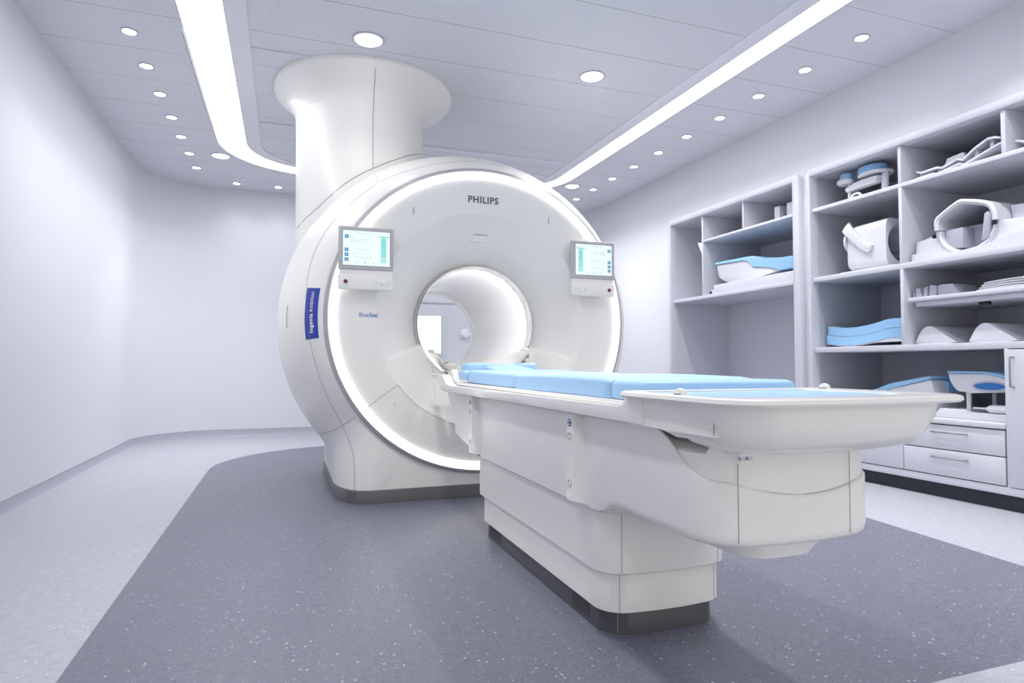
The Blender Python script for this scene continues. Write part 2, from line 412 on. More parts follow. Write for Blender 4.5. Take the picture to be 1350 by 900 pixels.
# ------------------------------------------------------------------ MRI scanner
GX, GZ, SX = 1.185, 1.10, 1.02
scan = thing('mri_scanner', 'large white ring-shaped MRI scanner with glowing ring, standing on the floor under a ceiling column', 'mri scanner', (GX, 4.6, 0))
def interp(tab, t):
    if t <= tab[0][0]: return tab[0][1]
    for (a, u), (b, v) in zip(tab, tab[1:]):
        if t <= b:
            s = (t - a) / (b - a); return u + (v - u) * s
    return tab[-1][1]
def spline(tab, t):
    # monotone-ish cubic
    n = len(tab)
    if t <= tab[0][0]: return tab[0][1]
    if t >= tab[-1][0]: return tab[-1][1]
    for i in range(n - 1):
        if t <= tab[i + 1][0]:
            x0, y0 = tab[i]; x1, y1 = tab[i + 1]; h = x1 - x0
            d = lambda j: 0 if j <= 0 and False else (tab[min(j + 1, n - 1)][1] - tab[max(j - 1, 0)][1]) / (tab[min(j + 1, n - 1)][0] - tab[max(j - 1, 0)][0])
            m0, m1 = d(i), d(i + 1); s = (t - x0) / h
            return (2 * s ** 3 - 3 * s ** 2 + 1) * y0 + (s ** 3 - 2 * s ** 2 + s) * h * m0 + (-2 * s ** 3 + 3 * s ** 2) * y1 + (s ** 3 - s ** 2) * h * m1
RT = [(3.815, .960), (3.83, .978), (3.86, 1.003), (3.93, 1.045), (4.02, 1.09), (4.15, 1.14), (4.35, 1.19), (4.6, 1.21), (4.9, 1.20), (5.15, 1.15), (5.32, 1.06), (5.42, .95)]
def bodyR(Y): return spline(RT, Y)
def bodyW(Y):
    f = min(1, (Y - 3.815) / .375); b = min(1, (5.42 - Y) / .3)
    return .70 + .185 * min(math.sqrt(max(0, 1 - (1 - f) ** 2)), math.sqrt(max(0, 1 - (1 - b) ** 2)))
def body(th, Y, off=0):
    """th: angle from straight up, clockwise seen from the front"""
    R = bodyR(Y); W = bodyW(Y) / SX; s, c = math.sin(th), math.cos(th)
    r = R
    if c < 0:
        rb = W / max(abs(s), 1e-4); r = smax(R, min(rb, 3), .10); r = min(r, GZ / -c)
    r += off
    return Vector((GX + SX * r * s, Y, GZ + r * c))
NTH = 400
ths = [2 * PI * k / NTH for k in range(NTH)]
ys = [3.815, 3.82, 3.83, 3.837, 3.845, 3.86, 3.88, 3.905, 3.93, 3.97, 4.02, 4.08, 4.15, 4.25, 4.35, 4.47, 4.6, 4.75, 4.9, 5.02, 5.15, 5.24, 5.32, 5.38, 5.42]
rings = [[(GX + SX * .950 * math.sin(t), 3.812, GZ + .950 * math.cos(t)) for t in ths]] + [[body(t, y) for t in ths] for y in ys]
rings.append([(GX + SX * .42 * math.sin(t), 5.46, GZ + .42 * math.cos(t)) for t in ths])
gbody = obj('gantry_cover', loft(rings, cap0=False, cap1=False), M['shell'], scan, smooth=50)
# bezel (grey) and light ring
def cring(r, y, n=256): return [(GX + SX * r * math.sin(2 * PI * k / n), y, GZ + r * math.cos(2 * PI * k / n)) for k in range(n)]
obj('ring_bezel', loft([cring(.931, 3.80), cring(.931, 3.787), cring(.936, 3.783), cring(.940, 3.786), cring(.957, 3.800), cring(.958, 3.83)], cap0=False, cap1=False), M['bezel'], scan, smooth=25)
obj('light_ring', loft([cring(.886, 3.80), cring(.886, 3.784), cring(.892, 3.780), cring(.922, 3.780), cring(.930, 3.785), cring(.930, 3.80)], cap0=False, cap1=False), M['ringlight'], scan)
# front face height field
FT = [(.372, 4.07), (.385, 4.055), (.40, 4.045), (.45, 4.005), (.55, 3.913), (.655, 3.812), (.668, 3.801), (.675, 3.799), (.74, 3.796), (.82, 3.793), (.887, 3.79)]
def faceY(x, z):
    dx = (x - GX) / SX; dz = z - GZ + .0; r = math.hypot(dx, dz)
    y = interp(FT, r)
    adx = abs(dx)
    zl = GZ - .14 - (adx - .335) * .42          # crease running outward and down
    if adx < .30: zl = GZ - .14
    t = min(1, max(0, (adx - .28) / .34)); t = t * t * (3 - 2 * t)
    drop = max(0, zl - z)
    yw = 4.00 - .175 * t - .42 * drop
    yw = smax(yw, 3.806, .05)
    yy = -smax(-y, -yw, .02)
    s = min(1, max(0, (zl + .010 - z) / .020)); s = s * s * (3 - 2 * s)
    return y + (yy - y) * s
NR, NT = 110, 480
bm = bmesh.new(); G = []
for i in range(NR + 1):
    r = .385 + (.887 - .385) * i / NR; row = []
    for k in range(NT):
        a = 2 * PI * k / NT; x = GX + SX * r * math.sin(a); z = GZ + r * math.cos(a) - (.02 * (1 - i / NR))
        row.append(bm.verts.new((x, faceY(x, z + .0), z)))
    G.append(row)
for i in range(NR):
    for k in range(NT): bm.faces.new((G[i][k], G[i][(k + 1) % NT], G[i + 1][(k + 1) % NT], G[i + 1][k]))
face = obj('front_cover', bm, M['shell_matt'], scan, smooth=60)
# bore
BZ = GZ - .02
def bring(r, y, n=128): return [(GX + SX * r * math.sin(2 * PI * k / n), y, BZ + r * math.cos(2 * PI * k / n)) for k in range(n)]
obj('bore_edge', loft([bring(.392, 4.04), bring(.388, 4.025), bring(.382, 4.04), bring(.374, 4.055), bring(.372, 4.075)], cap0=False, cap1=False), M['shell'], scan)
obj('panel_seam', tube(bmesh.new(), bring(.3875, 4.034) + bring(.3875, 4.034)[:1], .0016, 5), M['seam'], scan)
obj('bore_liner', loft([bring(.384, 3.99), bring(.383, 4.03), bring(.383, 4.10), bring(.378, 4.13), bring(.364, 4.22), bring(.353, 4.4), bring(.350, 4.6), bring(.350, 5.28)], cap0=False, cap1=False), mat('bore_liner', (.86, .86, .87, 1), .25, coat=.4), scan)
obj('bore_rear_ring', loft([bring(.350, 5.28), bring(.338, 5.29), bring(.336, 5.31), bring(.345, 5.33), bring(.36, 5.40), bring(.42, 5.465)], cap0=False, cap1=False), M['shell'], scan)
obj('bore_lamp', loft([bring(.372, 4.0755), bring(.381, 4.0765)][::-1], cap0=False, cap1=False), M['borelight'], scan)
obj('bore_lamp_carrier', loft([bring(.372, 4.075), bring(.383, 4.0752)], cap0=False, cap1=False), M['shell'], scan)
# plinth: dark strip round the foot
def foot(Y, off): 
    return GX + (bodyW(Y) + off)
pl = []
yy = [3.83, 3.835, 3.85, 3.88, 3.92, 3.98, 4.06, 4.19] + [4.3 + .1 * k for k in range(8)] + [5.12, 5.2, 5.3, 5.37, 5.4, 5.42]
R_ = [(GX + bodyW(y) + .006, y - (.012 if y < 4.1 else 0)) for y in yy]; L_ = [(2 * GX - x, y) for x, y in R_]
fp = [(GX - .69, 3.806), (GX - .35, 3.802), (GX, 3.80), (GX + .35, 3.802), (GX + .69, 3.806)] + R_[1:] + [(GX, 5.425)] + L_[::-1][:-1]
obj('plinth', loft([[(x, y, 0) for x, y in fp], [(x, y, .072) for x, y in fp], [(GX + (x - GX) * .996, 4.6 + (y - 4.6) * .996, .078) for x, y in fp]]), M['plinth'], scan)
obj('cable_port', lathe([(.001, 0), (.022, 0), (.022, .02)], (0, 0, 0), axis=1, seg=24, cap0=False, cap1=False, sx=.8), M['black'], scan)
cp = C.objects['cable_port']
for v in cp.data.vertices:
    q = Vector((v.co.x, v.co.y - .008, v.co.z)); q.rotate(Matrix.Rotation(-.9, 3, 'Z')); v.co = q + Vector((.415, 3.905, .036))
# ceiling column
def sec(x0, x1, y0, y1, z, e=2.4, n=96, zf=None):
    cx, cy, ax, ay = (x0 + x1) / 2, (y0 + y1) / 2, (x1 - x0) / 2, (y1 - y0) / 2; out = []
    for k in range(n):
        a = 2 * PI * k / n; c, s = math.cos(a), math.sin(a)
        out.append((cx + ax * math.copysign(abs(c) ** (2 / e), c), cy + ay * math.copysign(abs(s) ** (2 / e), s), z))
    return out
cs = [(1.50, .10, .90, 4.22, 5.3, 2.6), (1.75, .065, .95, 4.20, 5.3, 2.6), (1.95, .062, .96, 4.23, 5.3, 2.6), (2.15, .062, .965, 4.29, 5.3, 2.6), (2.35, .062, .97, 4.335, 5.32, 2.5), (2.52, .06, .975, 4.35, 5.34, 2.4), (2.60, .058, .98, 4.35, 5.35, 2.4)]
obj('ceiling_column', loft([sec(*c[1:5], c[0], c[5]) for c in cs], cap0=False, cap1=False), M['shell'], scan)
fl = [(0, 2.60), (.002, 2.63), (.008, 2.66), (.022, 2.70), (.045, 2.735), (.078, 2.765), (.115, 2.79), (.145, 2.81), (.158, 2.825), (.160, ZC + .005)]
rg = []
for d, z in fl:
    t = d / .16
    rg.append(sec(.058 - .155 * t, .98 + .225 * t, 4.35 - .18 * t, 5.35 + .20 * t, z, 2.4 - .25 * t))
obj('column_flare', loft(rg, cap0=False, cap1=False), M['shell'], scan)

# ---- panel seams as fine dark gaps lying on the covers (angle, depth) -> on the body
def bodyline(name, pts, r=.0016, off=0.0):
    P = []
    for (t0, y0), (t1, y1) in zip(pts, pts[1:]):
        for k in range(12):
            s = k / 12; P.append(body(t0 + (t1 - t0) * s, y0 + (y1 - y0) * s, off))
    P.append(body(*pts[-1], off))
    return obj(name, tube(bmesh.new(), P, r, 6), M['seam'], scan)
def smoothline(pts, k=2): return [tuple(q) for q in smoothpoly([p + (0,) for p in pts], k, closed=False)]
SL = [(-.571, 4.200), (-.60, 4.06), (-.638, 3.965), (-.70, 3.95), (-.803, 3.96), (-.978, 3.985), (-1.134, 3.995), (-1.274, 3.985), (-1.408, 3.955), (-1.582, 3.922), (-1.757, 3.904), (-1.939, 3.905), (-2.127, 3.925), (-2.23, 3.925), (-2.316, 3.893), (-2.377, 3.866), (-2.447, 3.858), (-2.52, 3.8575)]
bodyline('panel_seam', [(a, b) for a, b, _ in smoothline(SL)])
bodyline('panel_seam', [(-.638, 3.957), (-.457, 3.915), (-.267, 3.90), (-.065, 3.91), (.2, 3.925), (.5, 3.93), (.9, 3.93)], r=.0012)
bodyline('panel_seam', [(-2.222, 3.82), (-2.226, 3.9), (-2.23, 4.0), (-2.235, 4.2), (-2.24, 4.6)])
def curvetube(name, pts, r, m='seam', par=None, k=2, seg=6):
    pts = [(x - .002, y - .005, z) for x, y, z in pts]
    return obj(name, tube(bmesh.new(), smoothpoly([tuple(p) for p in pts], k, closed=False), r, seg), M[m], par or scan)
obj('panel_seam', tube(bmesh.new(), [(0.0733, 4.5808, 1.7555), (0.082, 4.527, 1.7608), (0.1088, 4.4367, 1.78), (0.1314, 4.3906, 1.7972), (0.1539, 4.3558, 1.8115), (0.1765, 4.3302, 1.8328), (0.1992, 4.3091, 1.8499), (0.2357, 4.2853, 1.8874), (0.2772, 4.2669, 1.9267), (0.3194, 4.2589, 1.9686), (0.3626, 4.2594, 2.0081), (0.4064, 4.2631, 2.0438), (0.4509, 4.2689, 2.0753), (0.4963, 4.2777, 2.1081), (0.5472, 4.2865, 2.1365), (0.5833, 4.2936, 2.158), (0.6199, 4.3016, 2.1799), (0.6572, 4.3124, 2.2029), (0.6954, 4.3255, 2.2216), (0.7291, 4.3409, 2.2406), (0.7641, 4.3615, 2.2615), (0.8007, 4.3882, 2.2847), (0.8464, 4.4311, 2.3087), (0.8829, 4.4785, 2.3333), (0.9274, 4.5616, 2.3646)], .0030, 6), M['seam'], scan)
curvetube('panel_seam', [(.5466, 4.172, 2.842), (.547, 4.180, 2.8313), (.550, 4.219, 2.795), (.5548, 4.2665, 2.7619), (.556, 4.325, 2.70), (.5562, 4.3465, 2.6385), (.5535, 4.3475, 2.55), (.5522, 4.3423, 2.4258), (.5499, 4.3152, 2.2596), (.5472, 4.2865, 2.1365)], .002)
obj('panel_seam', tube(bmesh.new(), [p for p in sec(.058, .98, 4.35, 5.35, 2.615, 2.4)][48:] + [sec(.058, .98, 4.35, 5.35, 2.615, 2.4)[0]], .0011, 5), M['seam'], scan)
def faceline(pts, r=.0014):
    P = []
    for (x0, z0), (x1, z1) in zip(pts, pts[1:]):
        for k in range(10): x, z = x0 + (x1 - x0) * k / 10, z0 + (z1 - z0) * k / 10; P.append((x, faceY(x, z) - .0002, z))
    return obj('panel_seam', tube(bmesh.new(), P, r, 6), M['seam'], scan)
faceline([(.445, .556), (.5305, .6185), (.634, .694), (.640, .697)]); faceline([(.640, .697), (.652, .683), (.689, .638), (.76, .568), (.854, .51), (.9585, .461), (1.08, .43), (1.185, .42)])
faceline([(2 * GX - x, z) for x, z in ((.445, .556), (.5305, .6185), (.634, .694), (.640, .697), (.689, .638), (.76, .568), (.854, .51), (.9585, .461), (1.08, .43))])
obj('cover_screw', lathe([(.0005, -.001), (.004, -.001), (.004, .003)], (.6207, faceY(.6207, .5805), .5805), axis=1, seg=12, cap0=False, cap1=False), M['bezel'], scan)
for x, z in ((.727, 1.751), (1.618, 1.757)):
    obj('pull_slot', B(x - .004, x + .004, faceY(x, z) - .003, faceY(x, z) + .01, z - .024, z + .024, bev=.002), M['bezel_light'], scan)
ny = faceY(1.187, 1.657)
obj('sensor_notch', B(1.142, 1.232, ny - .004, ny + .02, 1.654, 1.660, bev=.001), M['bezel'], scan)
obj('notch_ramp', prism([(1.150, 1.656), (1.224, 1.656), (1.245, 1.615), (1.128, 1.615)], 1, faceY(1.187, 1.636) - .004, faceY(1.187, 1.636) + .02, bev=.002), M['shell_matt'], scan)
# pull outline on the left flank
P = []
for k in range(29):
    a = 2 * PI * k / 28; P.append(body(-1.556 + .062 * math.sin(a) * (1 if abs(math.sin(a)) < 2 else 1), 4.183 + .012 * math.cos(a), .0003))
obj('pull_slot', tube(bmesh.new(), P, .0012, 5), M['seam'], scan)
# blue label on the shoulder with the system name
LT0, LT1, LY0, LY1 = -1.700, -1.405, 3.838, 3.945
bm = bmesh.new(); g_ = [[bm.verts.new(body(LT0 + (LT1 - LT0) * i / 20, LY0 + (LY1 - LY0) * j / 12, .0012)) for j in range(13)] for i in range(21)]
for i in range(20):
    for j in range(12): bm.faces.new((g_[i][j], g_[i + 1][j], g_[i + 1][j + 1], g_[i][j + 1]))
lab = obj('name_label', bm, M['label_blue'], scan)
def onlabel(co, u0, v0): return body(LT0 + (u0 + co.x) / 1.02, LY0 + v0 + co.y * .92, .0018 + co.z)
text('lettering_bold', 'Ingenia', M['text_white'], lab, lambda c: onlabel(c, .036, .036), .046, bold=.0009, space=1.08, width=.112)
text('lettering_thin', 'Ambition', M['text_white'], lab, lambda c: onlabel(c, .157, .036), .046, bold=0, space=1.05, width=.120)
def onface(co, x0, z0): x, z = x0 + co.x, z0 + co.y; return Vector((x, faceY(x, z) - .0012 - co.z, z))
text('maker_logo', 'PHILIPS', M['text_grey'], scan, lambda c: onface(c, 1.072, 1.836), .058, bold=.0016, space=1.12, width=.199)
text('seal_logo', 'Blue', M['text_blue'], scan, lambda c: onface(c, .410, 1.099), .036, bold=0, space=1.05, width=.054)
text('seal_logo', 'Seal', M['text_blue'], scan, lambda c: onface(c, .468, 1.099), .036, bold=.0006, space=1.1, width=.052)
# ------------------------------------------------------------------ patient table
TX = 1.128
table = thing('patient_table', 'long white patient table on a dark plinth, docked to the scanner', 'patient table', (TX, 2.3, 0))
def fpr(h, yf, yb, z, rf=.075, rb=.03, bl=.022, **k): return rring(TX - h, TX + h, yf, yb, rf, rb, z, bulge=bl, **k)
def tier(name, st, m, **k): return obj(name, loft([fpr(*s) for s in st]), m, table, smooth=40)
tier('plinth', [(.203, 1.728, 2.93, 0), (.203, 1.728, 2.93, .066), (.200, 1.731, 2.93, .070)], M['plinth_dark'])
tier('lower_skirt', [(.214, 1.716, 2.945, .070), (.218, 1.712, 2.95, .073), (.218, 1.712, 2.95, .19), (.216, 1.716, 2.95, .195)], M['table'])
tier('middle_skirt', [(.226, 1.702, 2.98, .190), (.230, 1.698, 2.985, .194), (.230, 1.698, 2.985, .372), (.226, 1.70, 2.98, .376)], M['table'])
up = [(.236, 1.695, 2.90, .374), (.240, 1.69, 2.95, .378), (.240, 1.688, 2.96, .40), (.240, 1.68, 2.97, .42), (.240, 1.66, 2.98, .437), (.240, 1.62, 2.99, .450), (.236, 1.54, 3.0, .46)]
tier('upper_body', up, M['table'])
# cantilever beam with its sweeping upper edge
def ztop(x, y):
    if y > 1.40: return .664
    t = min(1, (1.40 - y) / .22); t = t * t * (3 - 2 * t)
    z = .664 - .105 * t
    if y < 1.20: z -= .035 * max(0, 1 - ((x - TX) / .20) ** 2)
    return z
def zbot(y, base):
    t = min(1, max(0, (y - 1.60) / .10)); t = t * t * (3 - 2 * t); z = base + (.382 - base) * t
    if y > 2.93: z = .382 + (y - 2.93) * .15
    return z
def beamr(h, yf, yb, z, rf, zf=None): return rring(TX - h, TX + h, yf, yb, rf, .03, z, bulge=.03, n=14, zf=zf)
def densify(ring, step=.04):
    out = []; n = len(ring)
    for i in range(n):
        a, b = Vector(ring[i]), Vector(ring[(i + 1) % n]); m = max(1, int((b - a).length / step))
        for k in range(m): out.append(a + (b - a) * k / m)
    return out
base_ring = densify(beamr(.246, 1.165, 3.40, 0, .09))
def rg2(inset, zf, bot=False):
    out = []
    for p in base_ring:
        x = TX + (p.x - TX) * (1 - inset / .24 * (max(0, min(1, (1.72 - p.y) / .12)) if bot else 1)); y = p.y + inset * max(0, min(1, (1.5 - p.y) / .3))
        out.append((x, y, zf(p.x, p.y)))
    return out
obj('beam_cover', loft([rg2(.03, lambda x, y: zbot(y, .410), True), rg2(.012, lambda x, y: zbot(y, .413) + .001, True), rg2(.003, lambda x, y: zbot(y, .421) + .002, True), rg2(0, lambda x, y: zbot(y, .435) + .003), rg2(0, lambda x, y: ztop(x, y) - .004), rg2(.004, ztop)]), M['table'], table, smooth=40)
def captop(x, y):
    if y > 1.42: return .650
    if abs(x - TX) > .19 and y > 1.20: return .648 - .032 * min(1, (1.42 - y) / .06) 
    return .636
obj('beam_cap', loft([rg2(.006, lambda x, y: .50), rg2(.006, captop), rg2(.016, lambda x, y: captop(x, y) + .006)]), M['table'], table, smooth=40)
# MRI end of the body, flaring towards the scanner
obj('docking_end', loft([fpr(.238, 3.2, 3.38, .45, rf=.01, bl=0), fpr(.24, 3.2, 3.60, .664, rf=.01, bl=0)]), M['table'], table)
# keel under the beam
obj('keel', loft([fpr(.095, 1.24, 1.60, .358, rf=.05, bl=.01), fpr(.11, 1.22, 1.66, .364, rf=.06, bl=.01), fpr(.14, 1.195, 1.72, .415, rf=.06, bl=.012)]), M['table'], table)
# table top slab with its raised ends
XS0, XS1 = TX - .305, TX + .305
out = [(1.36, .672), (3.42, .672), (3.52, .705), (3.60, .742), (3.70, .752), (3.70, .762), (3.45, .762), (3.41, .755), (3.37, .725), (3.34, .712), (3.25, .706), (1.475, .706), (1.45, .711), (1.436, .725), (1.43, .748), (1.36, .748)]
bm = bmesh.new()
prism(out, 0, XS0, XS0 + .045, bev=.003, bm=bm); prism(out, 0, XS1 - .045, XS1, bev=.003, bm=bm)
box(bm, XS0 + .03, XS1 - .03, 1.40, 3.60, .675, .7015)
obj('tabletop', bm, M['tabletop'], table, smooth=40)
obj('slide_rail', B(XS0 + .05, XS0 + .062, 1.46, 3.30, .699, .708), M['bezel_light'], table)
obj('slide_rail', B(XS1 - .062, XS1 - .05, 1.46, 3.30, .699, .708), M['bezel_light'], table)
# moving carrier board, slightly dished
def carr(y, z0, z1, h): return [(TX - h, y, z1), (TX - h, y, z1 - .014), (TX - h * .6, y, z0), (TX + h * .6, y, z0), (TX + h, y, z1 - .014), (TX + h, y, z1)]
obj('carrier_board', loft([carr(y, .702, .722 + dz, h) for y, dz, h in ((1.40, 0, .262), (3.2, .002, .262), (3.5, .012, .24), (3.62, .02, .2))]), M['tabletop'], table)
# head rest support rising at the scanner end
bm = bmesh.new()
prism([(3.30, .70), (3.66, .70), (3.68, .80), (3.60, .815), (3.46, .80), (3.40, .745), (3.30, .735)], 0, TX - .17, TX + .17, bev=.008, bm=bm)
prism([(3.42, .71), (3.70, .71), (3.72, .80), (3.62, .83), (3.50, .80)], 0, TX + .20, TX + .235, bev=.006, bm=bm)
prism([(3.42, .71), (3.60, .71), (3.60, .775), (3.50, .79)], 0, TX - .235, TX - .20, bev=.006, bm=bm)
obj('head_support', bm, M['tabletop'], table)
# upright accessory brackets on the side of the table
for yb in (1.835, 2.975):
    for sgn in (1, -1):
        bm = bmesh.new()
        xo, xi = TX + sgn * .275, TX + sgn * .236
        lo = [(xo, yb - .025), (xo, yb + .025), (xi, yb + .03), (xi, yb - .10)]
        hi = [(xo, yb - .022), (xo, yb + .022), (xi, yb + .025), (xi, yb - .03)]
        md = [(xo, yb - .024), (xo, yb + .024), (xi, yb + .028), (xi, yb - .075)]
        loft([[(x, y, z) for x, y in q] for q, z in ((lo, .392), (md, .52), (hi, .665))], bm=bm)
        br = obj('side_bracket', bm, M['table'], table, smooth=30)
    e = obj('emblem', lathe([(.012, 0), (.012, -.001), (.0005, -.001)], (TX - .275, yb, .635), axis=0, seg=24, cap0=False), M['emblem'], br)
    bm = bmesh.new(); box(bm, TX - .2768, TX - .276, yb - .006, yb + .006, .638, .643); box(bm, TX - .2768, TX - .276, yb - .006, yb + .006, .628, .633)
    obj('emblem_mark', bm, M['text_white'], br, smooth=0)['kind'] = 'stuff'
    for z in (.592, .445):
        pts = [(TX - .2756, yb + .011 * math.cos(a), z + .011 * math.sin(a)) for a in [2 * PI * k / 20 for k in range(21)]]
        obj('screw_cap', tube(bmesh.new(), pts, .0012, 5), M['seam'], br)
# foot-end tray -------------------------------------------------
ty0, ty1 = 1.0, 1.44
def tr(h, yf, yb, z, r=.07, bl=.035): return rring(TX - h, TX + h, yf, yb, r, .02, z, bulge=bl, n=12)
bm = loft([tr(.325, .99, 1.43, .737), tr(.330, .985, 1.432, .742), tr(.328, .987, 1.43, .750), tr(.322, .993, 1.425, .753), tr(.268, 1.09, 1.42, .751, r=.06, bl=.03), tr(.262, 1.10, 1.42, .745, r=.06, bl=.03), tr(.255, 1.11, 1.42, .728, r=.06, bl=.03)])
obj('foot_tray_rim', bm, M['tabletop'], table, smooth=40)
bw = [(.298, 1.015, 1.30, .738, .09, .04), (.294, 1.02, 1.28, .70, .10, .04), (.285, 1.03, 1.24, .67, .11, .04), (.265, 1.05, 1.22, .647, .08, .035), (.23, 1.075, 1.21, .634, .06, .03), (.18, 1.11, 1.20, .628, .04, .02)]
obj('foot_tray_bowl', loft([rring(TX - h, TX + h, a, b, r, .01, z, bulge=bl, n=12) for h, a, b, z, r, bl in bw][::-1]), M['tabletop'], table, smooth=50)
bm = bmesh.new()
loft([[(TX + x, y, z) for x, y in ((-.296, 1.43), (-.296, 1.21), (-.290, 1.10), (.290, 1.10), (.296, 1.21), (.296, 1.43))] for z in (.668, .738)], bm=bm)
prism([(1.19, .672), (1.22, .650), (1.27, .650), (1.40, .668), (1.40, .69), (1.2, .69)], 0, TX - .262, TX + .262, bev=.006, bm=bm)
obj('tray_bracket', bm, M['table'], table, smooth=20)
obj('panel_seam', tube(bmesh.new(), [(TX - .291, 1.098, .736), (TX - .289, 1.098, .672)], .0013, 5), M['seam'], table)
bm = bmesh.new()
prism([(1.09, .668), (1.095, .640), (1.115, .622), (1.15, .622), (1.17, .645), (1.20, .668)], 0, TX - .215, TX - .14, bev=.006, bm=bm)
lt = obj('latch', bm, M['table'], table)
for dx in (-.195, -.175):
    obj('latch_screw', lathe([(.0005, -.008), (.007, -.008), (.007, .004), (.0005, .004)], (TX + dx, 1.13, .620), seg=16, cap0=False, cap1=False), M['steel'], lt)
for kx, ky in ((-.30, 1.20), (.30, 1.38)):
    bm = lathe([(.0005, .0), (.016, .0), (.016, .003), (.0005, .003)], (0, 0, 0), axis=0, seg=24, cap0=False, cap1=False)
    prof = [(ky + .016 * math.cos(a), .751 + .016 * math.sin(a)) for a in [PI * k / 14 for k in range(15)]]
    bm.free(); bm = prism(prof, 0, TX + kx - .008, TX + kx + .008, bev=.004)
    obj('strap_knob', bm, M['tabletop'], table)
# seams on the table
def sm(pts, r=.0010, nm='panel_seam'): return obj(nm, tube(bmesh.new(), pts, r, 5), M['seam'], table)
def ringseam(yh, z, rf=.075, bl=.022): pass
for (h, yf, z0, z1, rf, bl, xs) in ((.203, 1.728, 0.002, .068, .075, .022, .165), (.218, 1.712, .073, .193, .075, .022, .17), (.230, 1.698, .193, .374, .075, .022, .172)):
    for sgn in (-1, 1):
        x = TX + sgn * xs; t = xs / h; ex = 0
        if xs > h - rf: ex = rf - math.sqrt(max(0, rf * rf - (xs - (h - rf)) ** 2))
        y = yf + ex - bl * (1 - t * t); sm([(x, y, z0), (x, y, z1)])
def beam_pt(x, off=0):
    best = min((p for p in base_ring if p.y < 1.5), key=lambda p: abs(p.x - x)); 
    c = sorted((p for p in base_ring if p.y < 1.34), key=lambda p: abs(p.x - x))[:2]
    a, b = c; s = 0 if a.x == b.x else (x - a.x) / (b.x - a.x); return a.y + (b.y - a.y) * s
for dx in (-.183, .125):
    x = TX + dx; y = beam_pt(x)
    sm([(x, y - .0002, .425), (x, y - .0002, .60 if dx < 0 else .63)])
sm([(p.x, p.y - .0005, ztop(p.x, p.y)) for p in base_ring if p.y < 1.5][::1], r=.0013) if False else None
# vents in the plinth
bm = bmesh.new()
for i in range(12):
    for j in range(6):
        y = 1.84 + i * .0115; z = .014 + j * .0085; box(bm, TX - .2040, TX - .2028, y, y + .006, z, z + .0045)
for j in range(6):
    box(bm, TX - .2040, TX - .2028, 2.72, 2.88, .014 + j * .0085, .018 + j * .0085)
obj('vent_grille', bm, M['black'], table, smooth=0)['kind'] = 'stuff'

# ------------------------------------------------------------------ mattress
mt = thing('table_mattress', 'light blue padded mattress lying along the patient table', 'mattress', (TX, 2.3, .722))
def pad(name, secs, parent, m='blue', n=7):
    """secs: (y, x0, x1, z0, z1, r)"""
    rg = []
    for y, x0, x1, z0, z1, r in secs:
        ring = []
        for cx, cz, a0 in ((x1 - r, z1 - r, 0), (x0 + r, z1 - r, PI / 2), (x0 + r * .6, z0 + r * .6, PI), (x1 - r * .6, z0 + r * .6, 1.5 * PI)):
            rr = r if a0 < PI else r * .6
            for k in range(n): a = a0 + PI / 2 * k / (n - 1); ring.append((cx + rr * math.cos(a), y, cz + rr * math.sin(a)))
        rg.append(ring)
    return obj(name, loft(rg), M[m], parent, smooth=60)
def padrun(name, ya, yb, x0, x1, z0, z1, r, parent, m='blue', dip=None, e=.012, nn=14):
    s = []
    for k in range(nn + 1):
        t = k / nn; y = ya + (yb - ya) * t; s.append((y, t))
    secs = [(ya, x0 + e, x1 - e, z0 + e * .7, z1 - e, r * .7), (ya + .004, x0 + .004, x1 - .004, z0 + .002, z1 - .004, r)]
    for y, t in s[1:-1]:
        dz = dip(t) if dip else 0
        secs.append((y, x0, x1, z0 + dz * .6, z1 + dz, r))
    secs += [(yb - .004, x0 + .004, x1 - .004, z0 + .002, z1 - .004, r), (yb, x0 + e, x1 - e, z0 + e * .7, z1 - e, r * .7)]
    return pad(name, secs, parent, m)
padrun('mattress_section', 2.405, 3.14, TX - .25, TX + .25, .724, .783, .014, mt, dip=lambda t: .010 * t ** 3)
padrun('mattress_section', 1.60, 2.40, TX - .255, TX + .255, .720, .780, .014, mt, dip=lambda t: .004 * math.sin(PI * t))
padrun('mattress_section', 1.435, 1.603, TX - .255, TX + .255, .722, .776, .014, mt, nn=6)
padrun('foot_section', 1.105, 1.45, TX - .252, TX + .252, .7285, .748, .006, mt, nn=8, e=.006)
padrun('head_section', 3.13, 3.50, TX - .085, TX + .135, .745, .792, .012, mt, dip=lambda t: .034 * t)
padrun('head_section', 3.13, 3.25, TX - .262, TX + .262, .742, .788, .012, mt, nn=4)
padrun('head_bolster', 3.34, 3.49, TX - .185, TX - .055, .768, .827, .018, mt, nn=8)
padrun('head_bolster', 3.34, 3.49, TX + .118, TX + .228, .768, .827, .018, mt, nn=8)

# ------------------------------------------------------------------ bore bed (inside the scanner)
def trough(y, h, zt, zf, th=.02):
    prof = [(-h, zt), (-h * .93, zt - .02), (-h * .74, zf + .03), (-h * .60, zf), (h * .60, zf), (h * .74, zf + .03), (h * .93, zt - .02), (h, zt)]
    prof = smoothpoly([(a, b, 0) for a, b in prof], 2, closed=False)
    top = [(GX + a, y, b) for a, b, _ in prof]; bot = [(GX + a * 1.0, y, b - th) for a, b, _ in prof][::-1]
    return top + bot
obj('bore_bed', loft([trough(y, h, a, b) for y, h, a, b in ((3.86, .315, .905, .79), (3.88, .32, .91, .785), (4.0, .32, .915, .785), (4.06, .315, .91, .785), (4.2, .30, .89, .79), (5.3, .28, .86, .80), (5.5, .28, .85, .80))]), M['shell'], scan, smooth=50)
bm = bmesh.new(); prism([(3.84, .915), (4.02, .935), (4.05, .78), (3.83, .72)], 0, GX + .315, GX + .35, bev=.01, bm=bm)
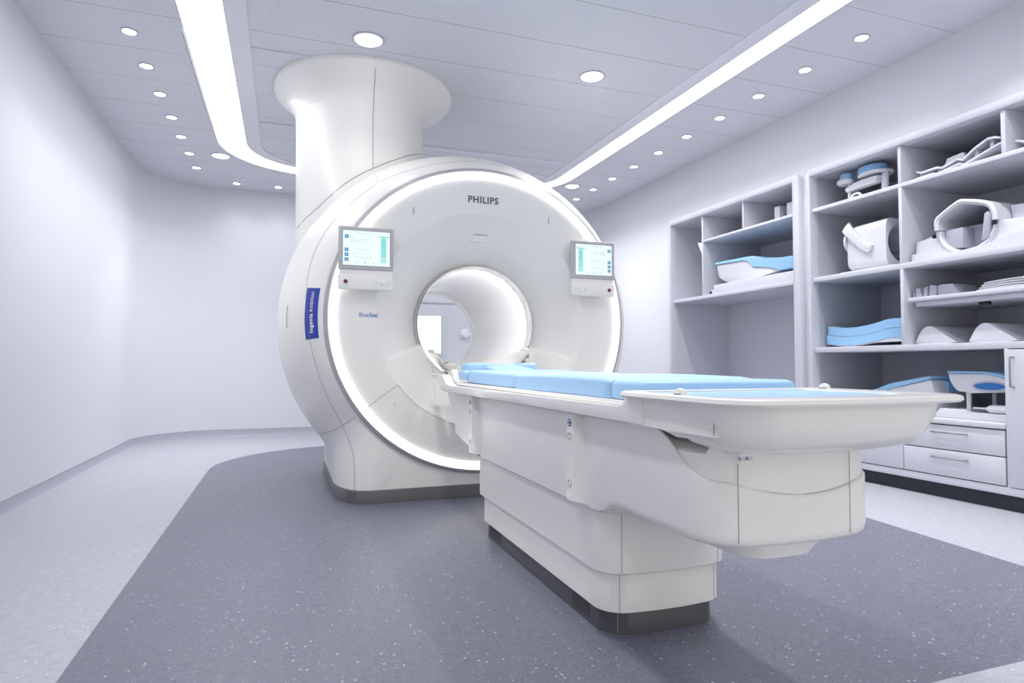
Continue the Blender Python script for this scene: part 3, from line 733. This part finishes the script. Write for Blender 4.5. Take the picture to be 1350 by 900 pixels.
obj('bed_guide', bm, M['shell'], scan)
obj('coil_socket', loft([rring(GX + .27, GX + .35, 3.74, 3.82, .03, .03, z) for z in (.76, .84, .86)]), M['shell'], scan)
obj('bed_rail', tube(bmesh.new(), [(GX - .235, 3.82, .83), (GX - .25, 3.9, .83), (GX - .26, 4.1, .85), (GX - .25, 4.6, .85)], .006, 8), M['bezel'], scan)
obj('bed_ledge', B(GX - .16, GX + .16, 5.1, 5.45, .80, .835, bev=.008), M['shell'], scan)

# ------------------------------------------------------------------ control panels on the gantry
def panel(x0, x1, z0, mirror, side):
    y = 3.72
    g = obj('control_panel', B(x0, x1, y, y + .035, z0 + .115, z0 + .365, bev=.008, seg=3), M['monframe'], scan)
    zb, zt = z0 + .115, z0 + .365; W = x1 - x0
    sx0, sx1, sz0, sz1 = x0 + .024, x1 - .022, zb + .025, zt - .025
    obj('screen_recess', B(sx0 - .004, sx1 + .004, y - .0015, y + .004, sz0 - .004, sz1 + .004), M['bezel'], g, smooth=0)
    obj('screen', B(sx0, sx1, y - .0025, y, sz0, sz1), M['screen'], g, smooth=0)
    w, h = sx1 - sx0, sz1 - sz0; yf = y - .0032
    def u(a): return sx0 + w * (1 - a if mirror else a)
    def q(bm, a0, a1, b0, b1):
        x_, x__ = sorted((u(a0), u(a1))); box(bm, x_, x__, yf, yf + .001, sz1 - h * b1, sz1 - h * b0); return bm
    for b in (.18, .56, .70, .84):
        ic = obj('screen_icon', q(bmesh.new(), .035, .115, b - .05, b + .05), M['screen_blue'], g, smooth=0)
        x_ = (u(.063), u(.087)); box_ = bmesh.new(); box(box_, min(x_), max(x_), yf - .0004, yf, sz1 - h * (b + .012), sz1 - h * (b - .012)); obj('icon_mark', box_, M['screen'], ic, smooth=0)
    bm = bmesh.new(); q(bm, .80, .93, .14, .90); obj('screen_couch', bm, M['screen_teal'], g, smooth=0)
    bm = bmesh.new(); q(bm, .74, .99, .125, .15)
    q(bm, .85, .88, .17, .22); q(bm, .825, .905, .23, .48); q(bm, .83, .855, .48, .76); q(bm, .875, .90, .48, .76)
    obj('screen_figure', bm, M['screen_teal2'], g, smooth=0)
    bm = bmesh.new()
    for a0, a1, b in ((.17, .23, .15), (.25, .36, .04), (.38, .58, .06), (.62, .72, .06), (.76, .86, .06), (.17, .30, .22), (.17, .34, .28), (.17, .33, .33), (.42, .52, .24), (.42, .50, .29), (.17, .20, .43), (.32, .56, .53), (.17, .31, .66), (.22, .60, .76), (.61, .63, .17), (.68, .70, .17)): q(bm, a0, a1, b, b + .014)
    obj('screen_writing', bm, M['screen_grey'], g, smooth=0)['kind'] = 'stuff'
    bm = bmesh.new()
    for a in (.28, .45, .64): q(bm, a, a + .025, .91, .935)
    for a in (.35, .5, .75, .85): q(bm, a, a + .015, .915, .93)
    obj('screen_marks', bm, M['screen_mark'], g, smooth=0)['kind'] = 'stuff'
    # neck and keypad
    obj('panel_neck', B(x0 + .006, x1 - .004, y + .008, y + .05, z0 + .07, z0 + .118, bev=.004), M['shell_matt'], g)
    bm = bmesh.new(); box(bm, x0 - .002, x1 + .002, y + .002, y + .04, z0, z0 + .088, bev=.010, seg=3)
    kp = obj('keypad', bm, M['shell_matt'], g)
    obj('panel_mount', B(x0 + .05, x1 - .05, y + .03, y + .075, z0 + .03, z0 + .30, bev=.01), M['shell_matt'], g)
    def dial(a, r, m, nm, z=.045, d=.006):
        x = x0 + W * (1 - a if mirror else a)
        return obj(nm, lathe([(.0005, -d), (r * .8, -d), (r, -d * .6), (r, .004)], (x, y + .002, z0 + z), axis=1, seg=24, cap0=False, cap1=False), m, kp)
    dial(.13, .0165, M['text_white'], 'button_collar', d=.003); dial(.13, .0115, M['red'], 'stop_button', d=.009)
    x = x0 + W * (.80 if not mirror else .20)
    obj('jog_key', B(x - .014, x + .014, y - .006, y + .006, z0 + .03, z0 + .06, bev=.006, seg=3), M['shell'], kp)
    dial(.69, .007, M['text_white'], 'key'); dial(.92, .007, M['text_white'], 'key')
panel(.284, .596, 1.25, False, 'left')
panel(1.752, 2.062, 1.265, True, 'right')

# ------------------------------------------------------------------ storage cabinets (right wall)
CX = 3.805; CB = 4.50
def frame(y0, y1, zt, fy, ft, r, x0, x1, m, parent, fy1=None):
    """upside-down U frame with rounded outer top corners"""
    fy1 = fy if fy1 is None else fy1; outr = []; inn = []
    o_ = [(y0, 0)]
    for k in range(9): a = PI - k * PI / 2 / 8; o_.append((y0 + r + r * math.cos(a), zt - r + r * math.sin(a)))
    for k in range(9): a = PI / 2 - k * PI / 2 / 8; o_.append((y1 - r + r * math.cos(a), zt - r + r * math.sin(a)))
    o_.append((y1, 0))
    r2 = .012; iy0, iy1, iz = y0 + fy, y1 - fy1, zt - ft
    i_ = [(iy0, 0)]
    for k in range(9): a = PI - k * PI / 2 / 8; i_.append((iy0 + r2 + r2 * math.cos(a), iz - r2 + r2 * math.sin(a)))
    for k in range(9): a = PI / 2 - k * PI / 2 / 8; i_.append((iy1 - r2 + r2 * math.cos(a), iz - r2 + r2 * math.sin(a)))
    i_.append((iy1, 0))
    bm = bmesh.new(); rings = []
    for (oy, oz), (iy, iz_) in zip(o_, i_):
        d = Vector((iy - oy, iz_ - oz)); d.normalize(); e = .008
        rings.append([(x1, oy, oz), (x0 + e, oy, oz), (x0, oy + d.x * e, oz + d.y * e), (x0, iy - d.x * e * .4, iz_ - d.y * e * .4), (x0 + e * .4, iy, iz_), (x1, iy, iz_)])
    return obj('frame', loft(rings, bm=bm), m, parent, smooth=50)
LC = thing('storage_cabinet', 'narrower white wall cabinet with an open tall niche, left of the wide one', 'cabinet', (4.1, 4.76, 0))
frame(3.87, 5.665, 2.318, .068, .058, .045, 3.775, 3.86, M['cab'], LC, fy1=.045)
ly0, ly1 = 3.938, 5.62
bm = bmesh.new(); box(bm, 3.86, CB, ly0 - .02, ly0, 0, 2.26); box(bm, 3.86, CB, ly1, ly1 + .02, 0, 2.26); box(bm, 3.86, CB, ly0, ly1, 2.26, 2.28)
obj('carcass', bm, M['cab'], LC, smooth=0)
obj('back_panel', B(CB, CB + .02, ly0 - .02, ly1 + .02, 0, 2.28), M['cab'], LC, smooth=0)
obj('shelf', B(CX, CB, ly0, ly1, 1.452, 1.485, bev=.003), M['cab'], LC)
obj('shelf', B(CX, CB, ly0, 5.115, 2.0, 2.022, bev=.003), M['cab'], LC)
obj('divider', B(CX, CB, 5.115, 5.137, 1.485, 2.26, bev=.003), M['cab'], LC)
obj('divider', B(CX, CB, 4.535, 4.557, 2.022, 2.26, bev=.003), M['cab'], LC)
obj('back_joint', B(CB - .003, CB, 4.18, 4.19, 0, 1.45), M['coilgrey'], LC, smooth=0)
obj('cabinet_floor', B(3.86, CB, ly0, ly1, 0, .02), M['cab'], LC, smooth=0)

RC = thing('storage_cabinet', 'wide white wall cabinet with open shelves of coils, drawers and a tall door', 'cabinet', (4.1, 2.4, 0))
ry0, ry1 = 1.05, 3.768
frame(1.0, 3.808, 2.318, .05, .056, .045, 3.785, 3.86, M['cab'], RC, fy1=.04)
bm = bmesh.new(); box(bm, 3.86, CB, ry0 - .02, ry0, .09, 2.26); box(bm, 3.86, CB, ry1, ry1 + .02, .09, 2.26); box(bm, 3.86, CB, ry0, ry1, 2.26, 2.28)
obj('carcass', bm, M['cab_shaded'], RC, smooth=0)
obj('back_panel', B(CB, CB + .02, ry0 - .02, ry1 + .02, 0, 2.28), M['cab_shaded'], RC, smooth=0)
obj('shelf', B(CX, CB, ry0, ry1, 1.985, 2.012, bev=.003), M['cab'], RC)
obj('shelf', B(CX, CB, ry0, ry1, 1.445, 1.482, bev=.003), M['cab'], RC)
obj('shelf', B(CX, CB, ry0, ry1, .908, .948, bev=.003), M['cab'], RC)
obj('divider', B(CX, CB, 3.018, 3.042, 1.482, 1.985, bev=.003), M['cab'], RC)
obj('divider', B(CX, CB, 3.018, 3.042, 2.012, 2.26, bev=.003), M['cab'], RC)
obj('divider', B(CX, CB, 3.018, 3.042, .948, 1.445, bev=.003), M['cab'], RC)
obj('divider', B(CX, CB, 2.375, 2.40, 2.012, 2.26, bev=.003), M['cab'], RC)
obj('divider', B(CX, CB, 2.395, 2.415, .13, .908, bev=.003), M['cab'], RC)
tr_ = obj('sliding_tray', B(CX + .01, CB - .05, 1.2, 3.0, 1.222, 1.25, bev=.006), M['cab'], RC)
obj('tray_runner', B(CX + .035, CB - .05, 1.24, 2.965, 1.192, 1.222, bev=.006), M['cab'], tr_)
obj('tray_catch', B(CX + .09, CX + .12, 2.55, 2.61, 1.172, 1.192, bev=.004), M['black'], tr_)
obj('worktop', B(CX - .012, CB, 2.417, ry1, .455, .487, bev=.004), M['cab'], RC)
obj('bottom_rail', B(CX, CX + .03, ry0, ry1, .09, .134, bev=.002), M['cab'], RC)
obj('toe_kick', B(CX + .035, CX + .06, ry0 - .04, ry1 + .03, 0, .092), M['toe'], RC, smooth=0)
def bar_handle(p0, p1, parent, out=.03):
    p0, p1 = Vector(p0), Vector(p1); o_ = Vector((-out, 0, 0)); d = (p1 - p0).normalized() * .01
    return obj('handle', tube(bmesh.new(), [p0, p0 + o_ * .7, p0 + o_ * .95 + d * .3, p0 + o_ + d, p1 + o_ - d, p1 + o_ * .95 - d * .3, p1 + o_ * .7, p1], .0055, 10), M['steel'], parent)
for z0, z1, zh in ((.302, .448, .405), (.14, .296, .252)):
    d = obj('drawer', B(CX - .004, CX + .018, 2.422, 3.038, z0, z1, bev=.002), M['cab'], RC)
    bar_handle((CX - .004, 2.63, zh), (CX - .004, 2.835, zh), d)
obj('lower_door', B(CX - .004, CX + .018, 3.044, ry1 - .004, .14, .448, bev=.002), M['cab'], RC)
d = obj('tall_door', B(CX - .004, CX + .018, 1.80, 2.408, .138, .903, bev=.002), M['cab'], RC)
bar_handle((CX - .004, 2.365, .695), (CX - .004, 2.365, .86), d)
d = obj('tall_door', B(CX - .004, CX + .018, 1.19, 1.796, .138, .903, bev=.002), M['cab'], RC)
bar_handle((CX - .004, 1.24, .695), (CX - .004, 1.24, .86), d)
bm = bmesh.new(); box(bm, CX + .03, CB, 2.43, ry1, .095, .11)
obj('drawer_box', bm, M['cab_shaded'], RC, smooth=0)

# ------------------------------------------------------------------ things on the shelves
def smooth_prism(pts, axis, a, b, k=2, bev=.004, bm=None): return prism(smoothpoly([p + (0,) for p in pts], k) and [(p[0], p[1]) for p in smoothpoly([q + (0,) for q in pts], k)], axis, a, b, bev=bev, bm=bm)
# two blue curved cushions, left compartment on the .948 shelf
def curved_cushion(z, y0, label):
    top = [(y0, .0), (y0 - .15, -.022), (y0 - .28, -.02), (y0 - .42, .0), (y0 - .52, .025), (y0 - .64, .022)]
    top = [(p[0], p[1]) for p in smoothpoly([q + (0,) for q in top], 2, closed=False)]
    g = thing('curved_cushion', label, 'cushion', (4.05, y0 - .3, z), 'blue curved cushions')
    th = .062
    obj('padding', prism([(y, z + .032 + th + d) for y, d in top] + [(y, z + .032 + d) for y, d in top[::-1]], 0, 3.90, 4.25, bev=.010, seg=3), M['bluepad'], g, smooth=50)
    obj('shell_base', prism([(y, z + .031 + d) for y, d in top] + [(y, z + .031 + d - .006 - max(0, d) * .9) for y, d in top[::-1]], 0, 3.905, 4.245, bev=.002), M['coil'], g, smooth=50)
curved_cushion(.948, 3.745, 'blue curved cushion with a white base, lower of the stacked pair')
curved_cushion(.948 + .0665, 3.73, 'blue curved cushion, upper of the stacked pair in the cabinet')
# wedge cushions
def wedge(y0, label, m='coil'):
    pts = [(y0, .949), (y0 - .012, .965), (y0 - .05, 1.04), (y0 - .085, 1.066), (y0 - .125, 1.06), (y0 - .26, .965), (y0 - .275, .95)]
    P = [(p[0], p[1]) for p in smoothpoly([q + (0,) for q in pts], 2)]
    g = obj('wedge_cushion', prism(P, 0, 3.88, 4.36, bev=.006, seg=3), M[m], smooth=50)
    tag(g, label, 'cushion', 'white wedge cushions')
wedge(3.01, 'white rounded wedge cushion nearest the divider on the lower shelf')
wedge(2.665, 'white rounded wedge cushion right of the other one on the lower shelf')
# small foam blocks on the tray
for (pts, x0, x1, lab) in (
    ([(3.03, 1.2505), (3.035, 1.31), (3.0, 1.312), (2.985, 1.2505)], 3.86, 3.98, 'small grey foam block at the divider end of the tray'),
    ([(2.98, 1.2505), (2.985, 1.31), (2.955, 1.315), (2.935, 1.2505)], 3.865, 3.99, 'small grey foam block second from the divider on the tray'),
    ([(2.93, 1.2505), (2.925, 1.31), (2.90, 1.318), (2.905, 1.2505)], 3.865, 3.96, 'thin upright grey foam block third from the divider'),
    ([(2.90, 1.2505), (2.885, 1.325), (2.855, 1.32), (2.845, 1.30), (2.85, 1.2505)], 3.87, 4.0, 'grey folded foam block fourth from the divider'),
    ([(2.84, 1.2505), (2.845, 1.31), (2.83, 1.322), (2.75, 1.318), (2.70, 1.2505)], 3.88, 4.08, 'larger grey foam wedge right of the small foam blocks')):
    pts = [(max(-9, min(y, 2.995)), z) for y, z in pts] if pts[0][0] > 3.0 else pts
    tag(obj('foam_block', prism(pts, 0, x0, x1, bev=.003), M['coilgrey'], smooth=30), lab, 'foam block', 'grey foam blocks on the tray')
for k, nm in enumerate(('bottom', 'second', 'third', 'top')):
    y = [(2.60 - .012 * k - j * .05, 1.2505 + .014 * k + .010 * math.sin(PI * min(1, j / 8))) for j in range(12)]
    P = y + [(a, b + .010) for a, b in y[::-1]]
    if k == 0: P = y + [(a, b + .0) for a, b in y[::-1]]; P = [(a, 1.2505) for a, b in y] + [(a, b + .010) for a, b in y[::-1]]
    o = obj('flat_pad', prism(P, 0, 3.87 + .004 * k, 4.3, bev=.002), M['coil'], smooth=50)
    tag(o, 'flat flexible white pad, %s of the stack on the tray' % ('lowest' if k == 0 else 'topmost' if k == 3 else nm + ' from below'), 'pad', 'flat pads stacked on the tray')
# flexible wrap coil, two bent panels on the 2.012 shelf
g = thing('wrap_coil', 'white flexible wrap coil of bent panels on the top shelf', 'mri coil', (4.0, 2.7, 2.012))
def sheet(path, th, x0, x1):
    return prism([(y, z) for y, z in path] + [(y, z - th) for y, z in path[::-1]], 0, x0, x1, bev=.002)
obj('panel', sheet([(2.97, 2.085), (2.94, 2.068), (2.83, 2.075), (2.80, 2.06), (2.70, 2.09), (2.67, 2.07), (2.60, 2.12), (2.52, 2.155), (2.48, 2.15), (2.45, 2.135)], .012, 3.88, 4.02), M['coil'], g, smooth=30)
obj('panel', sheet([(2.96, 2.032), (2.84, 2.036), (2.82, 2.024), (2.67, 2.05), (2.66, 2.03), (2.50, 2.08), (2.45, 2.095), (2.415, 2.10)], .010, 3.86, 4.05), M['coil'], g, smooth=30)
for y, z0, z1 in ((2.95, 2.03, 2.072), (2.83, 2.03, 2.066), (2.60, 2.055, 2.12), (2.51, 2.075, 2.145)):
    obj('clip', B(3.90, 3.95, y - .012, y + .012, z0, z1, bev=.003), M['coilgrey'], g)
obj('cuff', prism([(2.82, 2.066), (2.80, 2.12), (2.70, 2.13), (2.67, 2.075), (2.68, 2.066), (2.72, 2.10), (2.79, 2.095)], 0, 3.93, 3.96, bev=.002), M['coil'], g)
obj('foot_strip', B(3.88, 4.04, 2.44, 2.85, 2.0125, 2.022, bev=.003), M['coil'], g)
g = thing('coil_case', 'white bent panel at the far right of the top shelf, cut off by the frame', 'mri coil', (4.0, 2.25, 2.012))
obj('panel', sheet([(2.36, 2.085), (2.30, 2.06), (2.2, 2.12), (2.1, 2.14), (2.0, 2.10)], .012, 3.86, 4.02), M['coil'], g, smooth=30)
obj('panel_foot', B(3.88, 4.0, 2.02, 2.31, 2.0125, 2.05, bev=.01), M['coil'], g)
# padded extremity coil on stand, top left
g = thing('padded_rest', 'white adjustable rest with two round blue pads on the top shelf', 'mri accessory', (4.0, 3.35, 2.012))
def disc(y, x, z, ry, rx, h, m, nm, b=.006): return obj(nm, lathe([(.001, 0), (1 - b / ry, 0), (1, b / ry * 0 + b), (1, h - b), (1 - b / ry, h), (.001, h)], (x, y, z), seg=32, cap0=False, cap1=False, sx=rx, sy=ry), m, g, smooth=40)
disc(3.345, 3.97, 2.168, .125, .10, .022, M['coil'], 'pad_plate'); disc(3.365, 3.965, 2.190, .105, .085, .050, M['bluepad'], 'pad', b=.010)
disc(3.565, 3.93, 2.155, .062, .06, .04, M['coil'], 'pad_plate', b=.012); disc(3.555, 3.93, 2.195, .045, .045, .038, M['bluepad'], 'pad', b=.008)
obj('arm', prism([(3.56, 2.125), (3.55, 2.095), (3.30, 2.105), (3.28, 2.15), (3.34, 2.16), (3.48, 2.145)], 0, 3.91, 3.97, bev=.006), M['coil'], g)
obj('post', lathe([(.02, 2.02), (.018, 2.05), (.024, 2.055), (.024, 2.17)], (3.97, 3.27, 0), seg=20), M['coil'], g)
obj('post', lathe([(.014, 2.02), (.014, 2.16)], (3.94, 3.54, 0), seg=20), M['coil'], g)
obj('base', loft([rring(3.87, 4.16, 3.18, 3.60, .05, .05, z) for z in (2.0125, 2.022, 2.026)]), M['coil'], g)
bm = bmesh.new(); tube(bm, [(3.9, 3.45 + .045 * math.cos(a), 2.022 + .04 * math.sin(a)) for a in [PI * k / 10 for k in range(11)]], .009, 8); obj('loop', bm, M['coil'], g)
# head coil
g = thing('head_coil', 'white head coil with a round opening and carrying handle on the middle shelf', 'mri coil', (4.05, 3.3, 1.482))
hx0, hx1 = 3.88, 4.18
def barrel(rings_, m, nm, par, smooth=40, **k): return obj(nm, loft(rings_, **k), m, par, smooth=smooth)
# housing as a hollow loft along y: opening at the near end
def hsec(y, s, r, hole=False):
    out = []
    cx, cz = 4.03, 1.665
    for k in range(48):
        a = 2 * PI * k / 48; c, sn = math.cos(a), math.sin(a)
        e = 2 / 6.5
        if hole: out.append((cx + .118 * s * c, y, cz + .118 * s * sn))
        else: out.append((cx + .15 * s * math.copysign(abs(c) ** e, c), y, cz + (.17 * s + (.0)) * math.copysign(abs(sn) ** e, sn)))
    return out
rr_ = [hsec(3.53, .90, 0), hsec(3.515, .95, 0), hsec(3.40, .975, 0), hsec(3.215, 1.0, 0), hsec(3.203, .98, 0), hsec(3.20, 1.12, 0, True), hsec(3.215, 1.05, 0, True), hsec(3.48, .98, 0, True)]
barrel(rr_, M['coil'], 'housing', g, cap0=True, cap1=True)
obj('lid', lathe([(.001, .012), (.06, .012), (.085, .0), (.09, -.02), (.001, -.02)], (3.96, 3.548, 1.72), axis=1, seg=32, cap0=False, cap1=False), M['coil'], g)
hp = [(3.905, 3.55, 1.835), (3.872, 3.52, 1.82), (3.866, 3.47, 1.76), (3.866, 3.38, 1.665), (3.868, 3.32, 1.635)]
bm = bmesh.new()
rings = []
for (x, y, z), wd in zip(smoothpoly(hp, 2, closed=False), [.03, .03, .03, .029, .028, .027, .026, .025, .024, .023, .022, .021, .02, .02, .02, .02, .02] + [.02] * 20):
    rings.append([(x - .006, y + wd, z - wd), (x - .012, y, z), (x - .006, y - wd, z + wd), (x + .014, y - wd, z + wd), (x + .014, y + wd, z - wd)])
loft(rings, bm=bm); obj('carry_handle', bm, M['coil'], g)
obj('hinge', lathe([(.001, -.012), (.028, -.012), (.03, 0), (.03, .02), (.001, .02)], (3.872, 3.335, 1.64), axis=0, seg=24, cap0=False, cap1=False), M['coil'], g)
obj('inner_cradle', loft([[(4.03 + .105 * math.cos(a), y, 1.665 + .105 * math.sin(a)) for a in [PI * 1.1 + PI * .8 * k / 16 for k in range(17)]] for y in (3.22, 3.47)], closed=False, cap0=False, cap1=False), M['coilgrey'], g)
obj('base', B(3.87, 4.19, 3.14, 3.58, 1.4825, 1.497, bev=.005), M['coil'], g)
# torso/knee coil with the arch
g = thing('arched_coil', 'white arched body coil with grey padding on a wide base, middle shelf', 'mri coil', (4.05, 2.6, 1.482))
def arch(y_off=0):
    return [(2.84, 1.66), (2.845, 1.735), (2.80, 1.765), (2.70, 1.82), (2.665, 1.826), (2.53, 1.785), (2.485, 1.755), (2.465, 1.70), (2.465, 1.655)]
ao = smoothpoly([q + (0,) for q in arch()], 2, closed=False); cy_, cz_ = 2.655, 1.665
ai = [(cy_ + (y - cy_) * .84, cz_ + (z - cz_) * .80, 0) for y, z, _ in ao]
rings = []
for (oy, oz, _), (iy, iz, _2) in zip(ao, ai): rings.append([(3.86, oy, oz), (3.85, (oy + iy) / 2, (oz + iz) / 2), (3.86, iy, iz), (4.28, iy, iz), (4.28, oy, oz)])
obj('arch', loft(rings), M['coil'], g, smooth=45)
# lower cradle: C-shaped lower half, base with side wings
lo_o = [(2.84, 1.66), (2.835, 1.60), (2.99, 1.60), (2.985, 1.54), (2.99, 1.49), (2.90, 1.485), (2.30, 1.485), (2.05, 1.485), (2.04, 1.60), (2.30, 1.64), (2.30, 1.655), (2.465, 1.655)]
inn_ = [(2.495, 1.655)] + [(cy_ + .155 * math.cos(a), 1.66 + .145 * math.sin(a)) for a in [-PI * k / 16 for k in range(1, 16)]] + [(2.815, 1.66)]
bm = bmesh.new()
arc = [(cy_ + math.cos(a), math.sin(a)) for a in [-PI * k / 20 for k in range(21)]]
rgs = []
for k in range(21):
    a = -PI * k / 20; c_, s_ = math.cos(a), math.sin(a)
    iy, iz = cy_ + .158 * c_, 1.658 + .145 * s_; oy, oz = cy_ + .188 * c_, 1.658 + .172 * s_
    rgs.append([(3.88, iy, iz), (3.872, (iy + oy) / 2, (iz + oz) / 2), (3.88, oy, oz), (4.26, oy, oz), (4.26, iy, iz)])
loft(rgs, bm=bm); obj('cradle', bm, M['coil'], g, smooth=35)
bm = bmesh.new()
prism([(2.84, 1.655), (2.83, 1.60), (2.815, 1.57), (2.78, 1.53), (2.72, 1.50), (2.70, 1.4835), (2.985, 1.4835), (2.99, 1.54), (2.98, 1.615), (2.86, 1.632)], 0, 3.885, 4.25, bev=.005, bm=bm); obj('base_wing', bm, M['coil'], g, smooth=35)
bm = bmesh.new()
prism([(2.468, 1.655), (2.48, 1.60), (2.50, 1.57), (2.54, 1.53), (2.60, 1.50), (2.62, 1.4835), (2.05, 1.4835), (2.05, 1.61), (2.30, 1.64)], 0, 3.885, 4.25, bev=.005, bm=bm); obj('base_wing', bm, M['coil'], g, smooth=35)
obj('base_lip', prism([(3.0, 1.4825), (3.0, 1.535), (2.9, 1.53), (2.80, 1.515), (2.66, 1.505), (2.5, 1.53), (2.38, 1.56), (2.25, 1.57), (2.1, 1.57), (2.1, 1.4825)], 0, 3.855, 3.90, bev=.006), M['coil'], g)
obj('rear_pad', B(4.00, 4.25, 2.53, 2.80, 1.53, 1.68, bev=.01), M['coilgrey'], g)
obj('side_pad', B(3.90, 4.06, 2.69, 2.80, 1.535, 1.66, bev=.008), M['coilgrey'], g)
obj('side_pad', prism([(2.52, 1.56), (2.505, 1.70), (2.525, 1.72), (2.545, 1.71), (2.565, 1.55)], 0, 3.87, 4.1, bev=.006), M['coilgrey'], g)
obj('hood_rear', prism([(2.46, 1.66), (2.47, 1.75), (2.3, 1.735), (2.05, 1.72), (2.05, 1.66)], 0, 3.98, 4.28, bev=.008), M['coil'], g)
obj('latch', B(3.848, 3.87, 2.47, 2.49, 1.63, 1.655, bev=.002), M['black'], g)
obj('latch', B(3.848, 3.87, 2.835, 2.85, 1.615, 1.64, bev=.002), M['black'], g)
# left cabinet: flat box with blue-topped wedge, small things
o = obj('flat_box', B(3.85, 4.3, 3.95, 5.02, 1.4855, 1.575, bev=.004), M['cab']); tag(o, 'long flat white box on the cabinet shelf beneath the blue-topped cushion', 'box')
g = thing('positioning_cushion', 'white shell cushion with a light blue top on the flat box', 'cushion', (4.0, 4.6, 1.575))
obj('shell', prism([(5.01, 1.765), (4.97, 1.64), (4.90, 1.60), (4.83, 1.577), (4.45, 1.577), (4.20, 1.60), (4.28, 1.65), (4.50, 1.675), (4.535, 1.72), (4.56, 1.745), (4.62, 1.752)], 0, 3.875, 4.22, bev=.006), M['coil'], g, smooth=40)
obj('padding', prism([(5.02, 1.765), (5.015, 1.79), (4.60, 1.778), (4.50, 1.772), (4.38, 1.735), (4.15, 1.705), (3.96, 1.70), (3.96, 1.60), (4.20, 1.602), (4.29, 1.65), (4.50, 1.675), (4.54, 1.72), (4.565, 1.745), (4.62, 1.753)], 0, 3.865, 4.24, bev=.006), M['bluepad'], g, smooth=40)
for y, lab in ((4.215, 'left'), (4.075, 'right')):
    tag(obj('upright_box', B(3.88, 4.0, y - .03, y + .03, 2.0225, 2.145, bev=.002), M['coilgrey'], smooth=30), 'small grey box standing on the upper cabinet shelf, %s of two' % lab, 'box', 'small upright boxes')
g = thing('cable_block', 'small white block with a black round hole beside the flat box', 'holder', (3.88, 5.07, 1.4855))
obj('body', B(3.86, 3.92, 5.035, 5.10, 1.4855, 1.535, bev=.004), M['cab'], g)
obj('hole', lathe([(.0005, -.002), (.016, -.002), (.016, .01)], (3.86, 5.075, 1.51), axis=0, seg=20, cap0=False, cap1=False), M['black'], g)
o = obj('wedge_holder', prism([(5.138, 2.00), (5.22, 2.02), (5.215, 1.995), (5.138, 1.86)], 0, 3.82, 3.90, bev=.002), M['coil']); tag(o, 'small white triangular holder fixed to the cabinet divider', 'holder')
# open niche: blue topped ramp and coil on a stand
g = thing('leg_rest', 'white ramp-shaped leg rest with a blue top on the cabinet worktop', 'cushion', (4.0, 3.1, .487))
obj('shell', prism([(3.45, .49), (3.42, .56), (3.20, .655), (2.93, .72), (2.915, .715), (2.90, .66), (2.895, .635), (2.895, .49)], 0, 3.90, 4.28, bev=.006), M['coil'], g, smooth=35)
obj('padding', prism([(3.45, .585), (3.45, .60), (3.20, .69), (2.93, .745), (2.915, .74), (2.925, .722), (3.2, .658), (3.42, .562)], 0, 3.895, 4.285, bev=.003), M['bluepad'], g, smooth=35)
obj('hollow_padding', prism([(2.925, .72), (2.91, .66), (2.90, .64), (2.89, .64), (2.89, .70)], 0, 4.02, 4.27, bev=.003), M['bluepad'], g, smooth=35)
g = thing('breast_coil', 'white coil with a blue-padded top on posts, standing in the open niche', 'mri coil', (3.95, 2.6, .487))
obj('base', prism([(2.87, .4875), (2.87, .515), (2.84, .545), (2.70, .545), (2.68, .53), (2.45, .53), (2.43, .4875)], 0, 3.87, 4.2, bev=.005), M['coil'], g)
top = [(2.80, .765), (2.79, .72), (2.765, .675), (2.74, .655), (2.70, .65), (2.66, .655), (2.60, .65), (2.50, .655), (2.43, .675), (2.43, .725), (2.50, .75), (2.58, .762)]
# shell with an oval side opening
ov = [(2.55 + .095 * math.cos(a), .69 + .026 * math.sin(a)) for a in [2 * PI * k / 24 for k in range(24)]]
obj('shell', prism(top, 0, 3.89, 4.22, bev=.008), M['coil'], g, smooth=40)
obj('opening_pad', prism(ov, 0, 3.886, 3.90, bev=.002), mat('deep_blue_vinyl', sl(40, 110, 185), .5), g)
bm = bmesh.new(); tube(bm, [(3.889, y, z) for y, z in ov + ov[:1]], .006, 8); obj('opening_rim', bm, M['coilgrey'], g)
obj('padding', prism([(2.80, .765), (2.795, .778), (2.58, .776), (2.50, .765), (2.43, .742), (2.43, .726), (2.50, .752), (2.58, .764)], 0, 3.885, 4.23, bev=.003), M['bluepad'], g, smooth=40)
for y, x in ((2.70, 3.93), (2.50, 4.02), (2.66, 4.1)):
    obj('post', lathe([(.018, .52), (.013, .54), (.013, .64), (.02, .66)], (x, y, 0), seg=16), M['coil'], g)
o = obj('hand_piece', lathe([(.006, 0), (.007, .07), (.024, .10), (.026, .22), (.012, .235)], (0, 0, 0), axis=1, seg=20), M['coil'], None)
for v in o.data.vertices: v.co = Vector((v.co.x + 3.91, 2.66 - v.co.y, v.co.z + .557))
tag(o, 'white bottle-shaped handpiece lying on the coil base in the niche', 'handpiece')
